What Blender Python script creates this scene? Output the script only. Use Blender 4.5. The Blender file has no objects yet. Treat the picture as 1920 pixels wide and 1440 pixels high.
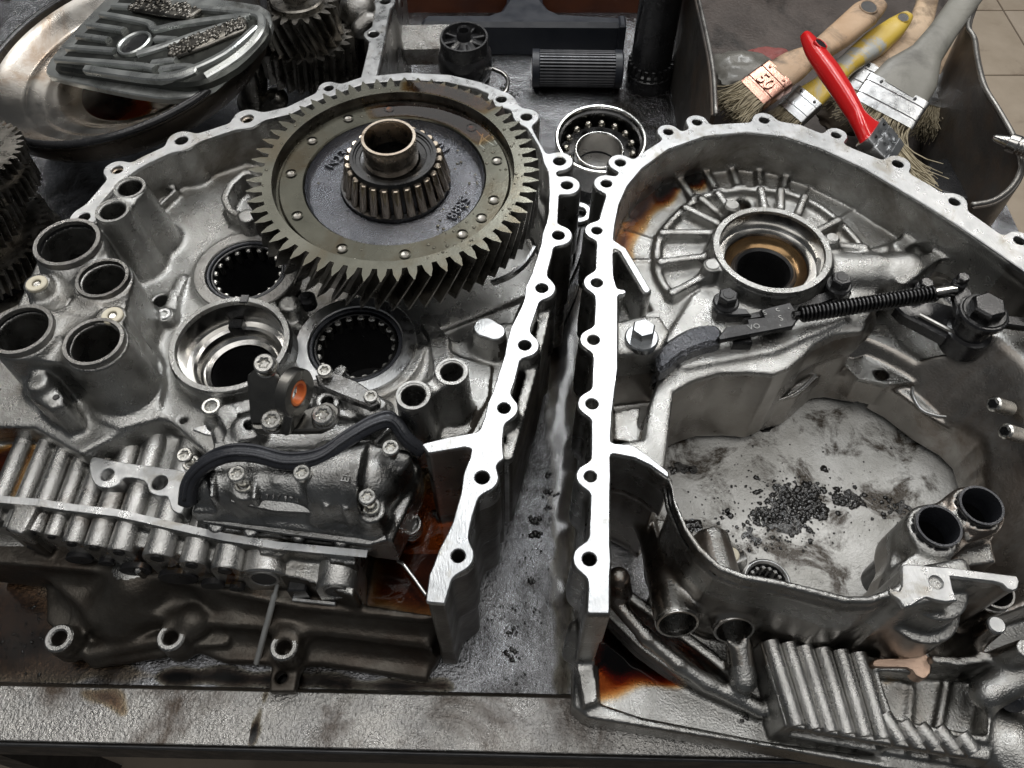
import bpy, bmesh, math, random
import numpy as np
import openvdb as vdb
from mathutils import Vector, Matrix
from mathutils.geometry import tessellate_polygon
PI = math.pi
random.seed(7); RNG = np.random.default_rng(7)
S = bpy.context.scene
COL = S.collection

# ------------------------------------------------------------------ camera
PITCH = math.radians(56.0); HCAM = 5.7; FPX = 1500.0      # one unit = 10 cm
cam_d = bpy.data.cameras.new('camera'); cam = bpy.data.objects.new('camera', cam_d)
COL.objects.link(cam); S.camera = cam
cam.location = (0, 0, HCAM); cam.rotation_euler = (PI/2 - PITCH, 0, 0)
cam_d.sensor_width = 36; cam_d.lens = 36*FPX/1920; cam_d.clip_start = .05; cam_d.clip_end = 300
# ------------------------------------------------------------------ world, lamps, exposure
wd = bpy.data.worlds.new('World'); S.world = wd; wd.use_nodes = True
wd.node_tree.nodes['Background'].inputs[0].default_value = (.92, .96, 1, 1)
wd.node_tree.nodes['Background'].inputs[1].default_value = .055
def lamp(name, loc, sx, sy, rad, color=(1, 1, 1), rot=(0, 0, 0)):
    l = bpy.data.lights.new(name, 'AREA'); l.shape = 'RECTANGLE'; l.size = sx; l.size_y = sy
    l.energy = rad*PI*sx*sy; l.color = color
    o = bpy.data.objects.new(name, l); COL.objects.link(o); o.location = loc; o.rotation_euler = rot
    return o
for x, e in ((.4, 11), (1.9, 20), (3.5, 23)): lamp('fluorescent_tube', (x, 15.5, 19), .45, 15.5, e, (.96, .985, 1))
lamp('fluorescent_tube', (-13, 17, 19), .5, 16, 22.0, (1, .97, .92), (0, math.radians(-20), 0))
lamp('fluorescent_tube', (15, 14, 19), .6, 16, 22.0, (1, .96, .9), (0, math.radians(25), 0))
lamp('ambient_fill', (3, 24, 23), 34, 18, 1.2, (1, .98, .95))  # unseen soft fill lamps added overhead for ambient light
lamp('ambient_fill', (0, -2, 22), 30, 14, 1.3, (1, .98, .95))
vs = S.view_settings; vs.view_transform = 'Standard'; vs.look = 'None'; vs.gamma = 1; vs.exposure = .5
S.cycles.use_denoising = True
S.cycles.max_bounces = 8; S.cycles.sample_clamp_indirect = 6; S.cycles.sample_clamp_direct = 30
S.cycles.caustics_reflective = False; S.cycles.caustics_refractive = False

# ------------------------------------------------------------------ photo geometry helpers
sP, cP = math.sin(PITCH), math.cos(PITCH)
def W(px, py, z):
    u, v = (px-960)/FPX, (720-py)/FPX
    t = (HCAM-z)/(sP - v*cP)
    return Vector((u*t, t*(cP + v*sP), z))
def RW(rpx, px, py, z):
    v = (720-py)/FPX
    return rpx*(HCAM-z)/(sP - v*cP)/FPX
def WP(pts, z): return [W(x, y, z) for x, y in pts]
def XY(pts, z): return [tuple(W(x, y, z)[:2]) for x, y in pts]

# ------------------------------------------------------------------ objects
def tag(o, label=None, cat=None, group=None, kind=None):
    if label: o['label'] = label
    if cat: o['category'] = cat
    if group: o['group'] = group
    if kind: o['kind'] = kind
    return o
def thing(name, label, cat, loc=(0, 0, 0), group=None):
    o = bpy.data.objects.new(name, None); COL.objects.link(o); o.location = loc; o.empty_display_size = .1
    return tag(o, label, cat, group)
def rootloc(p):
    v = Vector((0, 0, 0))
    while p: v += p.location; p = p.parent
    return v
def mesh_obj(name, me, mat, parent=None, smooth=None, label=None, kind=None):
    """mesh in world coordinates -> object under parent (unrotated at build time)"""
    if parent is not None: me.transform(Matrix.Translation(-rootloc(parent)))
    o = bpy.data.objects.new(name, me); COL.objects.link(o); o.parent = parent
    if mat and not me.materials: me.materials.append(mat)
    if smooth is True: me.shade_smooth()
    elif smooth: me.shade_smooth(); me.set_sharp_from_angle(angle=math.radians(smooth))
    if label: o['label'] = label
    if kind: o['kind'] = kind
    return o
def me_from(verts, faces, name='m'):
    me = bpy.data.meshes.new(name); me.from_pydata([tuple(v) for v in verts], [], faces); me.update(); return me
def fix(me):
    bm = bmesh.new(); bm.from_mesh(me); bmesh.ops.recalc_face_normals(bm, faces=bm.faces); bm.to_mesh(me); bm.free(); return me
class MB:
    """collects simple shapes into one mesh"""
    def __init__(s): s.v = []; s.f = []
    def add(s, verts, faces):
        n = len(s.v); s.v += [tuple(v) for v in verts]; s.f += [tuple(i+n for i in f) for f in faces]; return s
    def mesh(s, rec=True):
        me = me_from(s.v, s.f); return fix(me) if rec else me
    def obj(s, name, mat, parent=None, smooth=35, label=None, kind=None):
        return mesh_obj(name, s.mesh(), mat, parent, smooth, label, kind)
    def lathe(s, prof, c=(0, 0, 0), seg=40, M=None, close=False, cap=False):
        """prof list of (r,z); closed loop profile when close"""
        n = len(prof); vs, fs = [], []
        for i in range(seg):
            a = 2*PI*i/seg
            for r, z in prof: vs.append((r*math.cos(a), r*math.sin(a), z))
        m = n if close else n-1
        for i in range(seg):
            j = (i+1) % seg
            for k in range(m):
                k2 = (k+1) % n
                fs.append((i*n+k, j*n+k, j*n+k2, i*n+k2))
        if cap:
            for k in (0, n-1):
                if prof[k][0] > 1e-6: fs.append(tuple(i*n+k for i in range(seg)))
        T = Matrix.Translation(Vector(c)) @ (M if M else Matrix.Identity(4))
        return s.add([T @ Vector(v) for v in vs], fs)
    def ring(s, ro, ri, z0, z1, c=(0, 0, 0), seg=40, b=.01, M=None):
        return s.lathe([(ro, z0), (ro, z1-b), (ro-b, z1), (ri+b, z1), (ri, z1-b), (ri, z0)], c, seg, M, True)
    def cyl(s, r, z0, z1, c=(0, 0, 0), seg=24, b=.01, M=None, r1=None):
        r1 = r if r1 is None else r1
        return s.lathe([(r, z0), (r1, z1-b), (max(r1-b, 0.0005), z1)], c, seg, M, cap=True)
    def box(s, lo, hi, b=0, M=None):
        lo, hi = Vector(lo), Vector(hi)
        if b <= 0:
            v = [Vector((x, y, z)) for x in (lo.x, hi.x) for y in (lo.y, hi.y) for z in (lo.z, hi.z)]
            f = [(0, 1, 3, 2), (4, 6, 7, 5), (0, 4, 5, 1), (2, 3, 7, 6), (0, 2, 6, 4), (1, 5, 7, 3)]
            return s.add([M @ p if M else p for p in v], f)
        return s.prism([(lo.x, lo.y), (hi.x, lo.y), (hi.x, hi.y), (lo.x, hi.y)], lo.z, hi.z, [], b, M)
    def prism(s, outer, z0, z1, holes=(), b=.01, M=None, bot=True):
        def area(p): return sum(p[i][0]*p[(i+1) % len(p)][1]-p[(i+1) % len(p)][0]*p[i][1] for i in range(len(p)))
        loops = [list(outer) if area(outer) > 0 else list(outer)[::-1]] + [list(h) if area(h) < 0 else list(h)[::-1] for h in holes]
        vs, fs, tops = [], [], []
        for L in loops:
            n = len(L); P = np.array([(p[0], p[1]) for p in L])
            e = np.roll(P, -1, 0)-P; e /= (np.linalg.norm(e, axis=1, keepdims=True)+1e-9)
            nr = np.stack([-e[:, 1], e[:, 0]], 1); m = nr+np.roll(nr, 1, 0)
            m /= np.maximum((m*m).sum(1, keepdims=True)/2, .35)
            I = P+m*b
            o = len(vs)
            vs += [(p[0], p[1], z0) for p in P] + [(p[0], p[1], z1-b) for p in P]
            if b > 0: vs += [(p[0], p[1], z1) for p in I]
            nl = 3 if b > 0 else 2
            for l in range(nl-1):
                for i in range(n):
                    j = (i+1) % n; fs.append((o+l*n+i, o+l*n+j, o+(l+1)*n+j, o+(l+1)*n+i))
            tops.append((o, n, nl))
        for lay in ((-1, 0) if bot else (-1,)):
            polys, idx = [], []
            for o, n, nl in tops:
                st = o+(nl-1)*n if lay == -1 else o
                polys.append([Vector(vs[st+i]) for i in range(n)]); idx += list(range(st, st+n))
            for t in tessellate_polygon(polys): fs.append(tuple(idx[i] for i in t))
        return s.add([M @ Vector(v) for v in vs] if M else vs, fs)
    def sweep(s, pts, r, seg=8, cap=True, sec=None):
        pts = [Vector(p) for p in pts]; n = len(pts)
        rs = r if isinstance(r, (list, tuple)) else [r]*n
        t0 = (pts[1]-pts[0]).normalized(); up = Vector((0, 0, 1)) if abs(t0.z) < .95 else Vector((1, 0, 0))
        sec = sec or [(math.cos(2*PI*k/seg), math.sin(2*PI*k/seg)) for k in range(seg)]
        seg = len(sec); vs, fs = [], []
        x = (t0.cross(up)).normalized()
        for i in range(n):
            t = (pts[min(i+1, n-1)]-pts[max(i-1, 0)]).normalized()
            x = (x-t*x.dot(t)).normalized(); y = x.cross(t)
            for a, b in sec: vs.append(pts[i]+x*a*rs[i]+y*b*rs[i])
        for i in range(n-1):
            for k in range(seg):
                l = (k+1) % seg; fs.append((i*seg+k, i*seg+l, (i+1)*seg+l, (i+1)*seg+k))
        if cap: fs += [tuple(range(seg)), tuple((n-1)*seg+k for k in range(seg))]
        return s.add(vs, fs)
    def ball(s, c, r, seg=14, sc=(1, 1, 1)):
        prof = [(max(r*math.sin(PI*k/8), .0004), -r*math.cos(PI*k/8)) for k in range(9)]
        return s.lathe(prof, c, seg, Matrix.Diagonal((*sc, 1)))
    def loft(s, secs, seg=20, ex=2.6):
        """secs: list of (centre Vector, xaxis*hw, zaxis*ht)"""
        vs, fs = [], []
        for c, X, Z in secs:
            for k in range(seg):
                a = 2*PI*k/seg; ca, sa = math.cos(a), math.sin(a)
                vs.append(c + X*math.copysign(abs(ca)**(2/ex), ca) + Z*math.copysign(abs(sa)**(2/ex), sa))
        n = len(secs)
        for i in range(n-1):
            for k in range(seg):
                l = (k+1) % seg; fs.append((i*seg+k, i*seg+l, (i+1)*seg+l, (i+1)*seg+k))
        fs += [tuple(range(seg)), tuple((n-1)*seg+k for k in range(seg))]
        return s.add(vs, fs)
def smooth_curve(pts, n=6, closed=False):
    P = [Vector(p) for p in pts]; out = []; N = len(P)
    rng = range(N) if closed else range(N-1)
    g = (lambda i: P[i % N]) if closed else (lambda i: P[max(0, min(N-1, i))])
    for i in rng:
        a, b, c, d = g(i-1), g(i), g(i+1), g(i+2)
        for k in range(n):
            t = k/n
            out.append(.5*((2*b)+(c-a)*t+(2*a-5*b+4*c-d)*t*t+(3*b-a-3*c+d)*t**3))
    if not closed: out.append(P[-1])
    return out
def sc2(pts, n=5, closed=False): return [(p.x, p.y) for p in smooth_curve([(x, y, 0) for x, y in pts], n, closed)]
def circ(c, r, n=24): return [(c[0]+r*math.cos(2*PI*k/n), c[1]+r*math.sin(2*PI*k/n)) for k in range(n)]
def axis_m(d, c=(0, 0, 0), roll=0):
    """matrix taking local z to direction d, at c"""
    q = Vector(d).normalized().to_track_quat('Z', 'Y').to_matrix().to_4x4()
    return Matrix.Translation(Vector(c)) @ q @ Matrix.Rotation(roll, 4, 'Z')
def text_mesh(txt, size, depth, M, align='CENTER'):
    c = bpy.data.curves.new('t', 'FONT'); c.body = txt; c.size = size; c.extrude = depth; c.resolution_u = 2
    c.align_x = align; c.align_y = 'CENTER'
    o = bpy.data.objects.new('t', c); COL.objects.link(o)
    dg = bpy.context.evaluated_depsgraph_get(); me = bpy.data.meshes.new_from_object(o.evaluated_get(dg))
    bpy.data.objects.remove(o); bpy.data.curves.remove(c)
    me.materials.clear(); me.transform(M); return me

# ------------------------------------------------------------------ signed-distance casting builder
def seg_d(X, Y, a, b):
    ax, ay = a; bx, by = b; dx, dy = bx-ax, by-ay
    t = np.clip(((X-ax)*dx+(Y-ay)*dy)/(dx*dx+dy*dy+1e-12), 0, 1)
    return np.hypot(X-ax-t*dx, Y-ay-t*dy), t
def poly_d(X, Y, pts):
    d = np.full(X.shape, 1e9, np.float32); ins = np.zeros(X.shape, bool); n = len(pts)
    for i in range(n):
        a, b = pts[i], pts[(i+1) % n]
        d = np.minimum(d, seg_d(X, Y, a, b)[0])
        if a[1] != b[1]:
            c = ((a[1] > Y) != (b[1] > Y)) & (X < (b[0]-a[0])*(Y-a[1])/(b[1]-a[1])+a[0]); ins ^= c
    return np.where(ins, -d, d)
def line_d(X, Y, pts, w):
    """distance to a strip; w half-width or list"""
    d = np.full(X.shape, 1e9, np.float32)
    ws = w if isinstance(w, (list, tuple)) else [w]*len(pts)
    for i in range(len(pts)-1):
        q, t = seg_d(X, Y, pts[i], pts[i+1]); d = np.minimum(d, q-(ws[i]*(1-t)+ws[i+1]*t))
    return d
class Field:
    def __init__(s, lo, hi, v):
        s.lo, s.v = lo, v
        s.n = [int((hi[k]-lo[k])/v)+1 for k in range(3)]
        s.a = np.full(s.n, .5, np.float32)
        s.ax = [np.arange(s.n[k], dtype=np.float32)*v+lo[k] for k in range(3)]
    def win(s, b0, b1, m):
        sl = []
        for k in range(3):
            i0 = max(0, int((b0[k]-m-s.lo[k])/s.v)); i1 = min(s.n[k], int((b1[k]+m-s.lo[k])/s.v)+2)
            if i1 <= i0: return None
            sl.append(slice(i0, i1))
        return tuple(sl)
    def comb(s, sl, d, op, k):
        a = s.a[sl]; d = d.astype(np.float32)
        if op == '+':
            r = np.minimum(a, d)
            if k > 0: h = np.maximum(k-np.abs(a-d), 0)/k; r -= h*h*k*.25
        else:
            d = -d; r = np.maximum(a, d)
            if k > 0: h = np.maximum(k-np.abs(a-d), 0)/k; r += h*h*k*.25
        s.a[sl] = r
    def ext(s, f2, bb, z0, z1, op='+', k=.04, rd=0, slope=None):
        """vertical extrusion of a 2-D distance f2(X,Y); slope = (gx,gy,x0,y0) tilts the top"""
        sl = s.win((bb[0], bb[1], z0), (bb[2], bb[3], z1+(.25 if slope else 0)), k+.04)
        if sl is None: return
        X, Y = np.meshgrid(s.ax[0][sl[0]], s.ax[1][sl[1]], indexing='ij'); Z = s.ax[2][sl[2]]
        d2 = f2(X, Y)[:, :, None]
        top = z1 if slope is None else (z1+slope[0]*(X-slope[2])+slope[1]*(Y-slope[3]))[:, :, None]
        dz = np.maximum(Z[None, None, :]-top, z0-Z[None, None, :])
        if rd: d = np.minimum(np.maximum(d2+rd, dz+rd), 0)+np.hypot(np.maximum(d2+rd, 0), np.maximum(dz+rd, 0))-rd
        else: d = np.maximum(d2, dz)
        s.comb(sl, d, op, k)
    def prism(s, pts, z0, z1, op='+', k=.04, rd=0, off=0, slope=None):
        xs = [p[0] for p in pts]; ys = [p[1] for p in pts]
        s.ext(lambda X, Y: poly_d(X, Y, pts)-off, (min(xs)-off, min(ys)-off, max(xs)+off, max(ys)+off), z0, z1, op, k, rd, slope)
    def strip(s, pts, w, z0, z1, op='+', k=.04, rd=0, slope=None):
        m = max(w) if isinstance(w, (list, tuple)) else w
        xs = [p[0] for p in pts]; ys = [p[1] for p in pts]
        s.ext(lambda X, Y: line_d(X, Y, pts, w), (min(xs)-m, min(ys)-m, max(xs)+m, max(ys)+m), z0, z1, op, k, rd, slope)
    def cyl(s, c, r, z0, z1, op='+', k=.04, draft=0, rd=0):
        """vertical cylinder; draft widens it downward per unit height"""
        R = r+max(draft, 0)*(z1-z0)
        sl = s.win((c[0]-R, c[1]-R, z0), (c[0]+R, c[1]+R, z1), k+.04)
        if sl is None: return
        X, Y, Z = np.meshgrid(s.ax[0][sl[0]], s.ax[1][sl[1]], s.ax[2][sl[2]], indexing='ij', sparse=True)
        dr = np.hypot(X-c[0], Y-c[1])-(r+draft*(z1-Z)); dz = np.maximum(Z-z1, z0-Z)
        if rd: d = np.minimum(np.maximum(dr+rd, dz+rd), 0)+np.hypot(np.maximum(dr+rd, 0), np.maximum(dz+rd, 0))-rd
        else: d = np.maximum(dr, dz)
        s.comb(sl, d, op, k)
    def cap(s, a, b, ra, rb=None, op='+', k=.04, flat=False):
        """capsule / flat-ended cone between two points"""
        rb = ra if rb is None else rb; a, b = Vector(a), Vector(b); m = max(ra, rb)
        sl = s.win([min(a[i], b[i])-m for i in range(3)], [max(a[i], b[i])+m for i in range(3)], k+.04)
        if sl is None: return
        X, Y, Z = np.meshgrid(s.ax[0][sl[0]], s.ax[1][sl[1]], s.ax[2][sl[2]], indexing='ij', sparse=True)
        d = b-a; L2 = d.length_squared
        tt = ((X-a.x)*d.x+(Y-a.y)*d.y+(Z-a.z)*d.z)/L2; t = np.clip(tt, 0, 1)
        q = np.sqrt((X-a.x-t*d.x)**2+(Y-a.y-t*d.y)**2+(Z-a.z-t*d.z)**2) if not flat else \
            np.sqrt(np.maximum((X-a.x-tt*d.x)**2+(Y-a.y-tt*d.y)**2+(Z-a.z-tt*d.z)**2, 0))
        q = q-(ra+(rb-ra)*t)
        if flat: q = np.maximum(q, np.maximum(-tt, tt-1)*math.sqrt(L2))
        s.comb(sl, q, op, k)
    def mesh(s):
        v = s.v; g = vdb.FloatGrid(1.0)
        a = np.clip(s.a, -3*v, 3*v).astype(np.float32)
        a[0], a[-1], a[:, 0], a[:, -1], a[:, :, 0], a[:, :, -1] = (v,)*6
        g.copyFromArray(a)
        pts, quads = g.convertToQuads(0.0)
        pts = pts*v+np.array(s.lo)
        me = bpy.data.meshes.new('casting')
        me.vertices.add(len(pts)); me.vertices.foreach_set('co', pts.astype(np.float32).ravel())
        n = len(quads); me.loops.add(n*4); me.polygons.add(n)
        q = quads[:, ::-1].astype(np.int32) if s.flip(pts, quads) else quads.astype(np.int32)
        me.loops.foreach_set('vertex_index', np.ascontiguousarray(q).ravel())
        me.polygons.foreach_set('loop_start', np.arange(0, n*4, 4, dtype=np.int32))
        me.polygons.foreach_set('loop_total', np.full(n, 4, np.int32))
        me.update(calc_edges=True); return me
    def flip(s, p, q):
        a, b, c = p[q[:, 0]], p[q[:, 1]], p[q[:, 2]]; d = p[q[:, 3]]
        return (np.einsum('ij,ij->i', a, np.cross(b, c))+np.einsum('ij,ij->i', a, np.cross(c, d))).sum() < 0
# 2-D union outline -> loops
def contour(f2, bb, v):
    xs = np.arange(bb[0]-3*v, bb[2]+3*v, v); ys = np.arange(bb[1]-3*v, bb[3]+3*v, v)
    X, Y = np.meshgrid(xs, ys, indexing='ij'); d = f2(X, Y).astype(float); d[d == 0] = 1e-6
    ins = d < 0
    nx, ny = d.shape; code = ins[:-1, :-1]*1+ins[1:, :-1]*2+ins[1:, 1:]*4+ins[:-1, 1:]*8
    T = {1: [(3, 0)], 2: [(0, 1)], 3: [(3, 1)], 4: [(1, 2)], 5: [(3, 0), (1, 2)], 6: [(0, 2)], 7: [(3, 2)], 8: [(2, 3)], 9: [(2, 0)],
         10: [(0, 1), (2, 3)], 11: [(2, 1)], 12: [(1, 3)], 13: [(1, 0)], 14: [(0, 3)]}
    def ep(i, j, e):
        a, b = {0: ((i, j), (i+1, j)), 1: ((i+1, j), (i+1, j+1)), 2: ((i, j+1), (i+1, j+1)), 3: ((i, j), (i, j+1))}[e]
        t = d[a]/(d[a]-d[b]); return (a, b), (xs[a[0]]+(xs[b[0]]-xs[a[0]])*t, ys[a[1]]+(ys[b[1]]-ys[a[1]])*t)
    nxt, pos = {}, {}
    for i, j in zip(*np.nonzero((code > 0) & (code < 15))):
        for e0, e1 in T[int(code[i, j])]:
            k0, p0 = ep(i, j, e0); k1, p1 = ep(i, j, e1); pos[k0] = p0; pos[k1] = p1; nxt[k0] = k1
    loops = []
    while nxt:
        k = next(iter(nxt)); L = []
        while k in nxt: L.append(pos[k]); k = nxt.pop(k)
        if len(L) > 8: loops.append(simplify(L, v*.12))
    return loops
def simplify(L, tol):
    P = np.array(L); n = len(P); keep = np.zeros(n, bool); keep[0] = keep[n//2] = True
    st = [(0, n//2), (n//2, n)]
    while st:
        a, b = st.pop()
        if b-a < 2: continue
        A, B = P[a], P[b % n]; dv = B-A; Q = P[a+1:b]-A
        h = np.abs(dv[0]*Q[:, 1]-dv[1]*Q[:, 0])/(np.hypot(*dv)+1e-9); i = int(h.argmax())
        if h[i] > tol: keep[a+1+i] = True; st += [(a, a+1+i), (a+1+i, b)]
    return [tuple(p) for p in P[keep]]
def smin(a, b, k):
    h = np.maximum(k-np.abs(a-b), 0)/k; return np.minimum(a, b)-h*h*k*.25
def ploop(loops):
    ar = lambda p: abs(sum(p[i][0]*p[(i+1) % len(p)][1]-p[(i+1) % len(p)][0]*p[i][1] for i in range(len(p))))
    loops = sorted(loops, key=ar, reverse=True); return loops[0], loops[1:]

# ------------------------------------------------------------------ materials
def nt(name):
    m = bpy.data.materials.new(name); m.use_nodes = True; t = m.node_tree
    return m, t, t.nodes['Principled BSDF']
def N(t, typ, **kw):
    n = t.nodes.new(typ)
    for k, v in kw.items():
        if k in n.inputs: n.inputs[k].default_value = v
        else: setattr(n, k, v)
    return n
def ramp(t, src, stops):
    r = t.nodes.new('ShaderNodeValToRGB'); el = r.color_ramp.elements
    while len(el) < len(stops): el.new(.5)
    for e, (p, c) in zip(el, stops):
        e.position = p; e.color = c if len(c) == 4 else (*c, 1)
    t.links.new(src, r.inputs[0]); return r.outputs[0]
def g(v): return (v, v, v)
def mat(name, c1, c2=None, metal=0., r=(.3, .5), cs=3., bs=60., bst=.15, bd=.01, stain=None, stain_s=1.2, stain_t=(.55, .7), coat=0., stretch=None, detail=6, bs2=0, bst2=0, spec=.5, stain_r=None, stain_m=None):
    """c1-c2 mottled by noise; r roughness range; bs/bst bump scale & strength; stain = dirt colour in patches"""
    m, t, b = nt(name); L = t.links.new; c2 = c2 or c1
    tc = N(t, 'ShaderNodeTexCoord'); src = tc.outputs['Object']
    n1 = N(t, 'ShaderNodeTexNoise', Scale=cs, Detail=detail, Roughness=.62); L(src, n1.inputs['Vector'])
    col = ramp(t, n1.outputs['Fac'], [(.32, c1), (.68, c2)])
    rr = N(t, 'ShaderNodeMapRange'); rr.inputs[1].default_value = .35; rr.inputs[2].default_value = .65
    rr.inputs[3].default_value = r[0]; rr.inputs[4].default_value = r[1]
    n2 = N(t, 'ShaderNodeTexNoise', Scale=cs*2.3, Detail=5.); L(src, n2.inputs['Vector']); L(n2.outputs['Fac'], rr.inputs[0])
    rough = rr.outputs[0]
    b.inputs['Metallic'].default_value = metal; b.inputs['Specular IOR Level'].default_value = spec
    if stain:
        n3 = N(t, 'ShaderNodeTexNoise', Scale=stain_s, Detail=8., Roughness=.7, Distortion=.6); L(src, n3.inputs['Vector'])
        f = N(t, 'ShaderNodeMapRange', clamp=True); f.inputs[1].default_value, f.inputs[2].default_value = stain_t
        L(n3.outputs['Fac'], f.inputs[0])
        mx = N(t, 'ShaderNodeMix', data_type='RGBA'); L(f.outputs[0], mx.inputs[0]); L(col, mx.inputs[6])
        mx.inputs[7].default_value = (*stain, 1); col = mx.outputs[2]
        if stain_r is not None:
            mr = N(t, 'ShaderNodeMix'); L(f.outputs[0], mr.inputs[0]); L(rough, mr.inputs[2]); mr.inputs[3].default_value = stain_r; rough = mr.outputs[0]
        if stain_m is not None:
            mm = N(t, 'ShaderNodeMix'); L(f.outputs[0], mm.inputs[0]); mm.inputs[2].default_value = metal; mm.inputs[3].default_value = stain_m; L(mm.outputs[0], b.inputs['Metallic'])
    L(col, b.inputs['Base Color']); L(rough, b.inputs['Roughness'])
    if bst:
        v = src
        if stretch:
            mp = N(t, 'ShaderNodeMapping'); mp.inputs['Scale'].default_value = stretch; L(src, mp.inputs[0]); v = mp.outputs[0]
        n4 = N(t, 'ShaderNodeTexNoise', Scale=bs, Detail=3., Roughness=.6); L(v, n4.inputs['Vector'])
        bp = N(t, 'ShaderNodeBump', Strength=bst, Distance=bd); L(n4.outputs['Fac'], bp.inputs['Height'])
        if bs2:
            n5 = N(t, 'ShaderNodeTexNoise', Scale=bs2, Detail=2.); L(src, n5.inputs['Vector'])
            bp2 = N(t, 'ShaderNodeBump', Strength=bst2, Distance=bd*4); L(n5.outputs['Fac'], bp2.inputs['Height']); L(bp.outputs[0], bp2.inputs['Normal']); L(bp2.outputs[0], b.inputs['Normal'])
        else: L(bp.outputs[0], b.inputs['Normal'])
    if coat: b.inputs['Coat Weight'].default_value = coat; b.inputs['Coat Roughness'].default_value = .06
    return m
def liquid(name, thin, thick, sc=1.2, rng=(.4, .6), rough=.03):
    """oil film: tinted see-through by depth (mesh attribute 'depth', 0 at its feathered edge), with a glossy skin"""
    m = bpy.data.materials.new(name); m.use_nodes = True; t = m.node_tree; t.nodes.clear(); L = t.links.new
    o = N(t, 'ShaderNodeOutputMaterial'); tc = N(t, 'ShaderNodeTexCoord'); at = N(t, 'ShaderNodeAttribute', attribute_name='depth')
    n = N(t, 'ShaderNodeTexNoise', Scale=sc, Detail=5.); L(tc.outputs['Object'], n.inputs['Vector'])
    ad = N(t, 'ShaderNodeMath', operation='MULTIPLY_ADD'); L(n.outputs['Fac'], ad.inputs[0]); ad.inputs[1].default_value = .9; ad.inputs[2].default_value = .55
    mu = N(t, 'ShaderNodeMath', operation='MULTIPLY'); L(ad.outputs[0], mu.inputs[0]); L(at.outputs['Fac'], mu.inputs[1])
    mid = tuple(x*.93 for x in thin)
    c = ramp(t, mu.outputs[0], [(.0, (1, 1, 1)), (.16, (.5+.5*thin[0], .5+.5*thin[1], .45+.5*thin[2])), (.5, mid), (.92, thick)])
    tr = N(t, 'ShaderNodeBsdfTransparent'); L(c, tr.inputs[0])
    gl = N(t, 'ShaderNodeBsdfGlossy', Roughness=rough)
    n2 = N(t, 'ShaderNodeTexNoise', Scale=2.2, Detail=1.); L(tc.outputs['Object'], n2.inputs['Vector'])
    bp = N(t, 'ShaderNodeBump', Strength=.35, Distance=.05); L(n2.outputs['Fac'], bp.inputs['Height']); L(bp.outputs[0], gl.inputs['Normal'])
    fr = N(t, 'ShaderNodeFresnel', IOR=1.47); mx = N(t, 'ShaderNodeMixShader')
    f2 = N(t, 'ShaderNodeMath', operation='MULTIPLY', use_clamp=True); sc_ = N(t, 'ShaderNodeMath', operation='MULTIPLY', use_clamp=True); L(at.outputs['Fac'], sc_.inputs[0]); sc_.inputs[1].default_value = 3.
    L(fr.outputs[0], f2.inputs[0]); L(sc_.outputs[0], f2.inputs[1])
    L(f2.outputs[0], mx.inputs[0]); L(tr.outputs[0], mx.inputs[1]); L(gl.outputs[0], mx.inputs[2]); L(mx.outputs[0], o.inputs[0])
    return m
def film(xy, z, m, name, label=None, parent=None, edge=.09, M=None, v=.02):
    """liquid lying in outline xy at height z; depth grows inward from the edge"""
    xs = [p[0] for p in xy]; ys = [p[1] for p in xy]
    X, Y = np.meshgrid(np.arange(min(xs), max(xs)+v, v), np.arange(min(ys), max(ys)+v, v), indexing='ij')
    w = .018*np.sin(X*17+Y*9)+.014*np.sin(Y*23-X*7)
    d = poly_d(X, Y, xy)+w*.8; keep = d < .0; ids = -np.ones(X.shape, int)
    q = keep[:-1, :-1] | keep[1:, :-1] | keep[1:, 1:] | keep[:-1, 1:]
    use = np.zeros(X.shape, bool); use[:-1, :-1] |= q; use[1:, :-1] |= q; use[1:, 1:] |= q; use[:-1, 1:] |= q
    ids[use] = np.arange(use.sum()); V = [(x, y, z) for x, y in zip(X[use], Y[use])]
    if M: V = [M @ Vector(p) for p in V]
    fs = [(ids[i, j], ids[i+1, j], ids[i+1, j+1], ids[i, j+1]) for i, j in zip(*np.nonzero(q))]
    me = me_from(V, fs); a = me.attributes.new('depth', 'FLOAT', 'POINT'); a.data.foreach_set('value', np.clip(-d[use]/edge, 0, 1).astype(np.float32))
    ob = mesh_obj(name, me, m, parent, True); return tag(ob, label, 'oil') if label and parent is None else ob
ALU = mat('cast_aluminium', (.30, .297, .285), (.47, .468, .455), 1, (.21, .39), 3.2, 75, .55, .010, stain=(.14, .12, .095), stain_s=.9, stain_t=(.52, .74), stain_r=.34)
ALU_D = mat('cast_aluminium_oily', (.22, .215, .205), (.40, .39, .375), 1, (.24, .42), 2.0, 58, .5, .012, stain=(.05, .042, .034), stain_s=1.1, stain_t=(.5, .75))
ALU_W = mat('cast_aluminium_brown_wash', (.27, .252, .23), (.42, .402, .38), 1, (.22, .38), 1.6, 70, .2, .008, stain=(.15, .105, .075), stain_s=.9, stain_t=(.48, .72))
MACH = mat('milled_aluminium', (.42, .43, .435), (.60, .605, .61), 1, (.25, .42), 5, 90, .3, .006, stain=(.3, .275, .23), stain_s=3.4, stain_t=(.55, .72), stretch=(1, .25, 1), detail=9)
GEAR = mat('oily_gear_steel', (.085, .085, .070), (.14, .138, .116), 1, (.18, .32), 2.4, 60, .10, .008, stain=(.085, .062, .034), stain_s=.9, stain_t=(.52, .75))
GEAR_F = mat('oily_rivet_flange', (.058, .058, .047), (.10, .098, .08), 1, (.2, .34), 2.0, 50, .12, .008, stain=(.05, .036, .02), stain_s=1.1, stain_t=(.5, .72))
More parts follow.
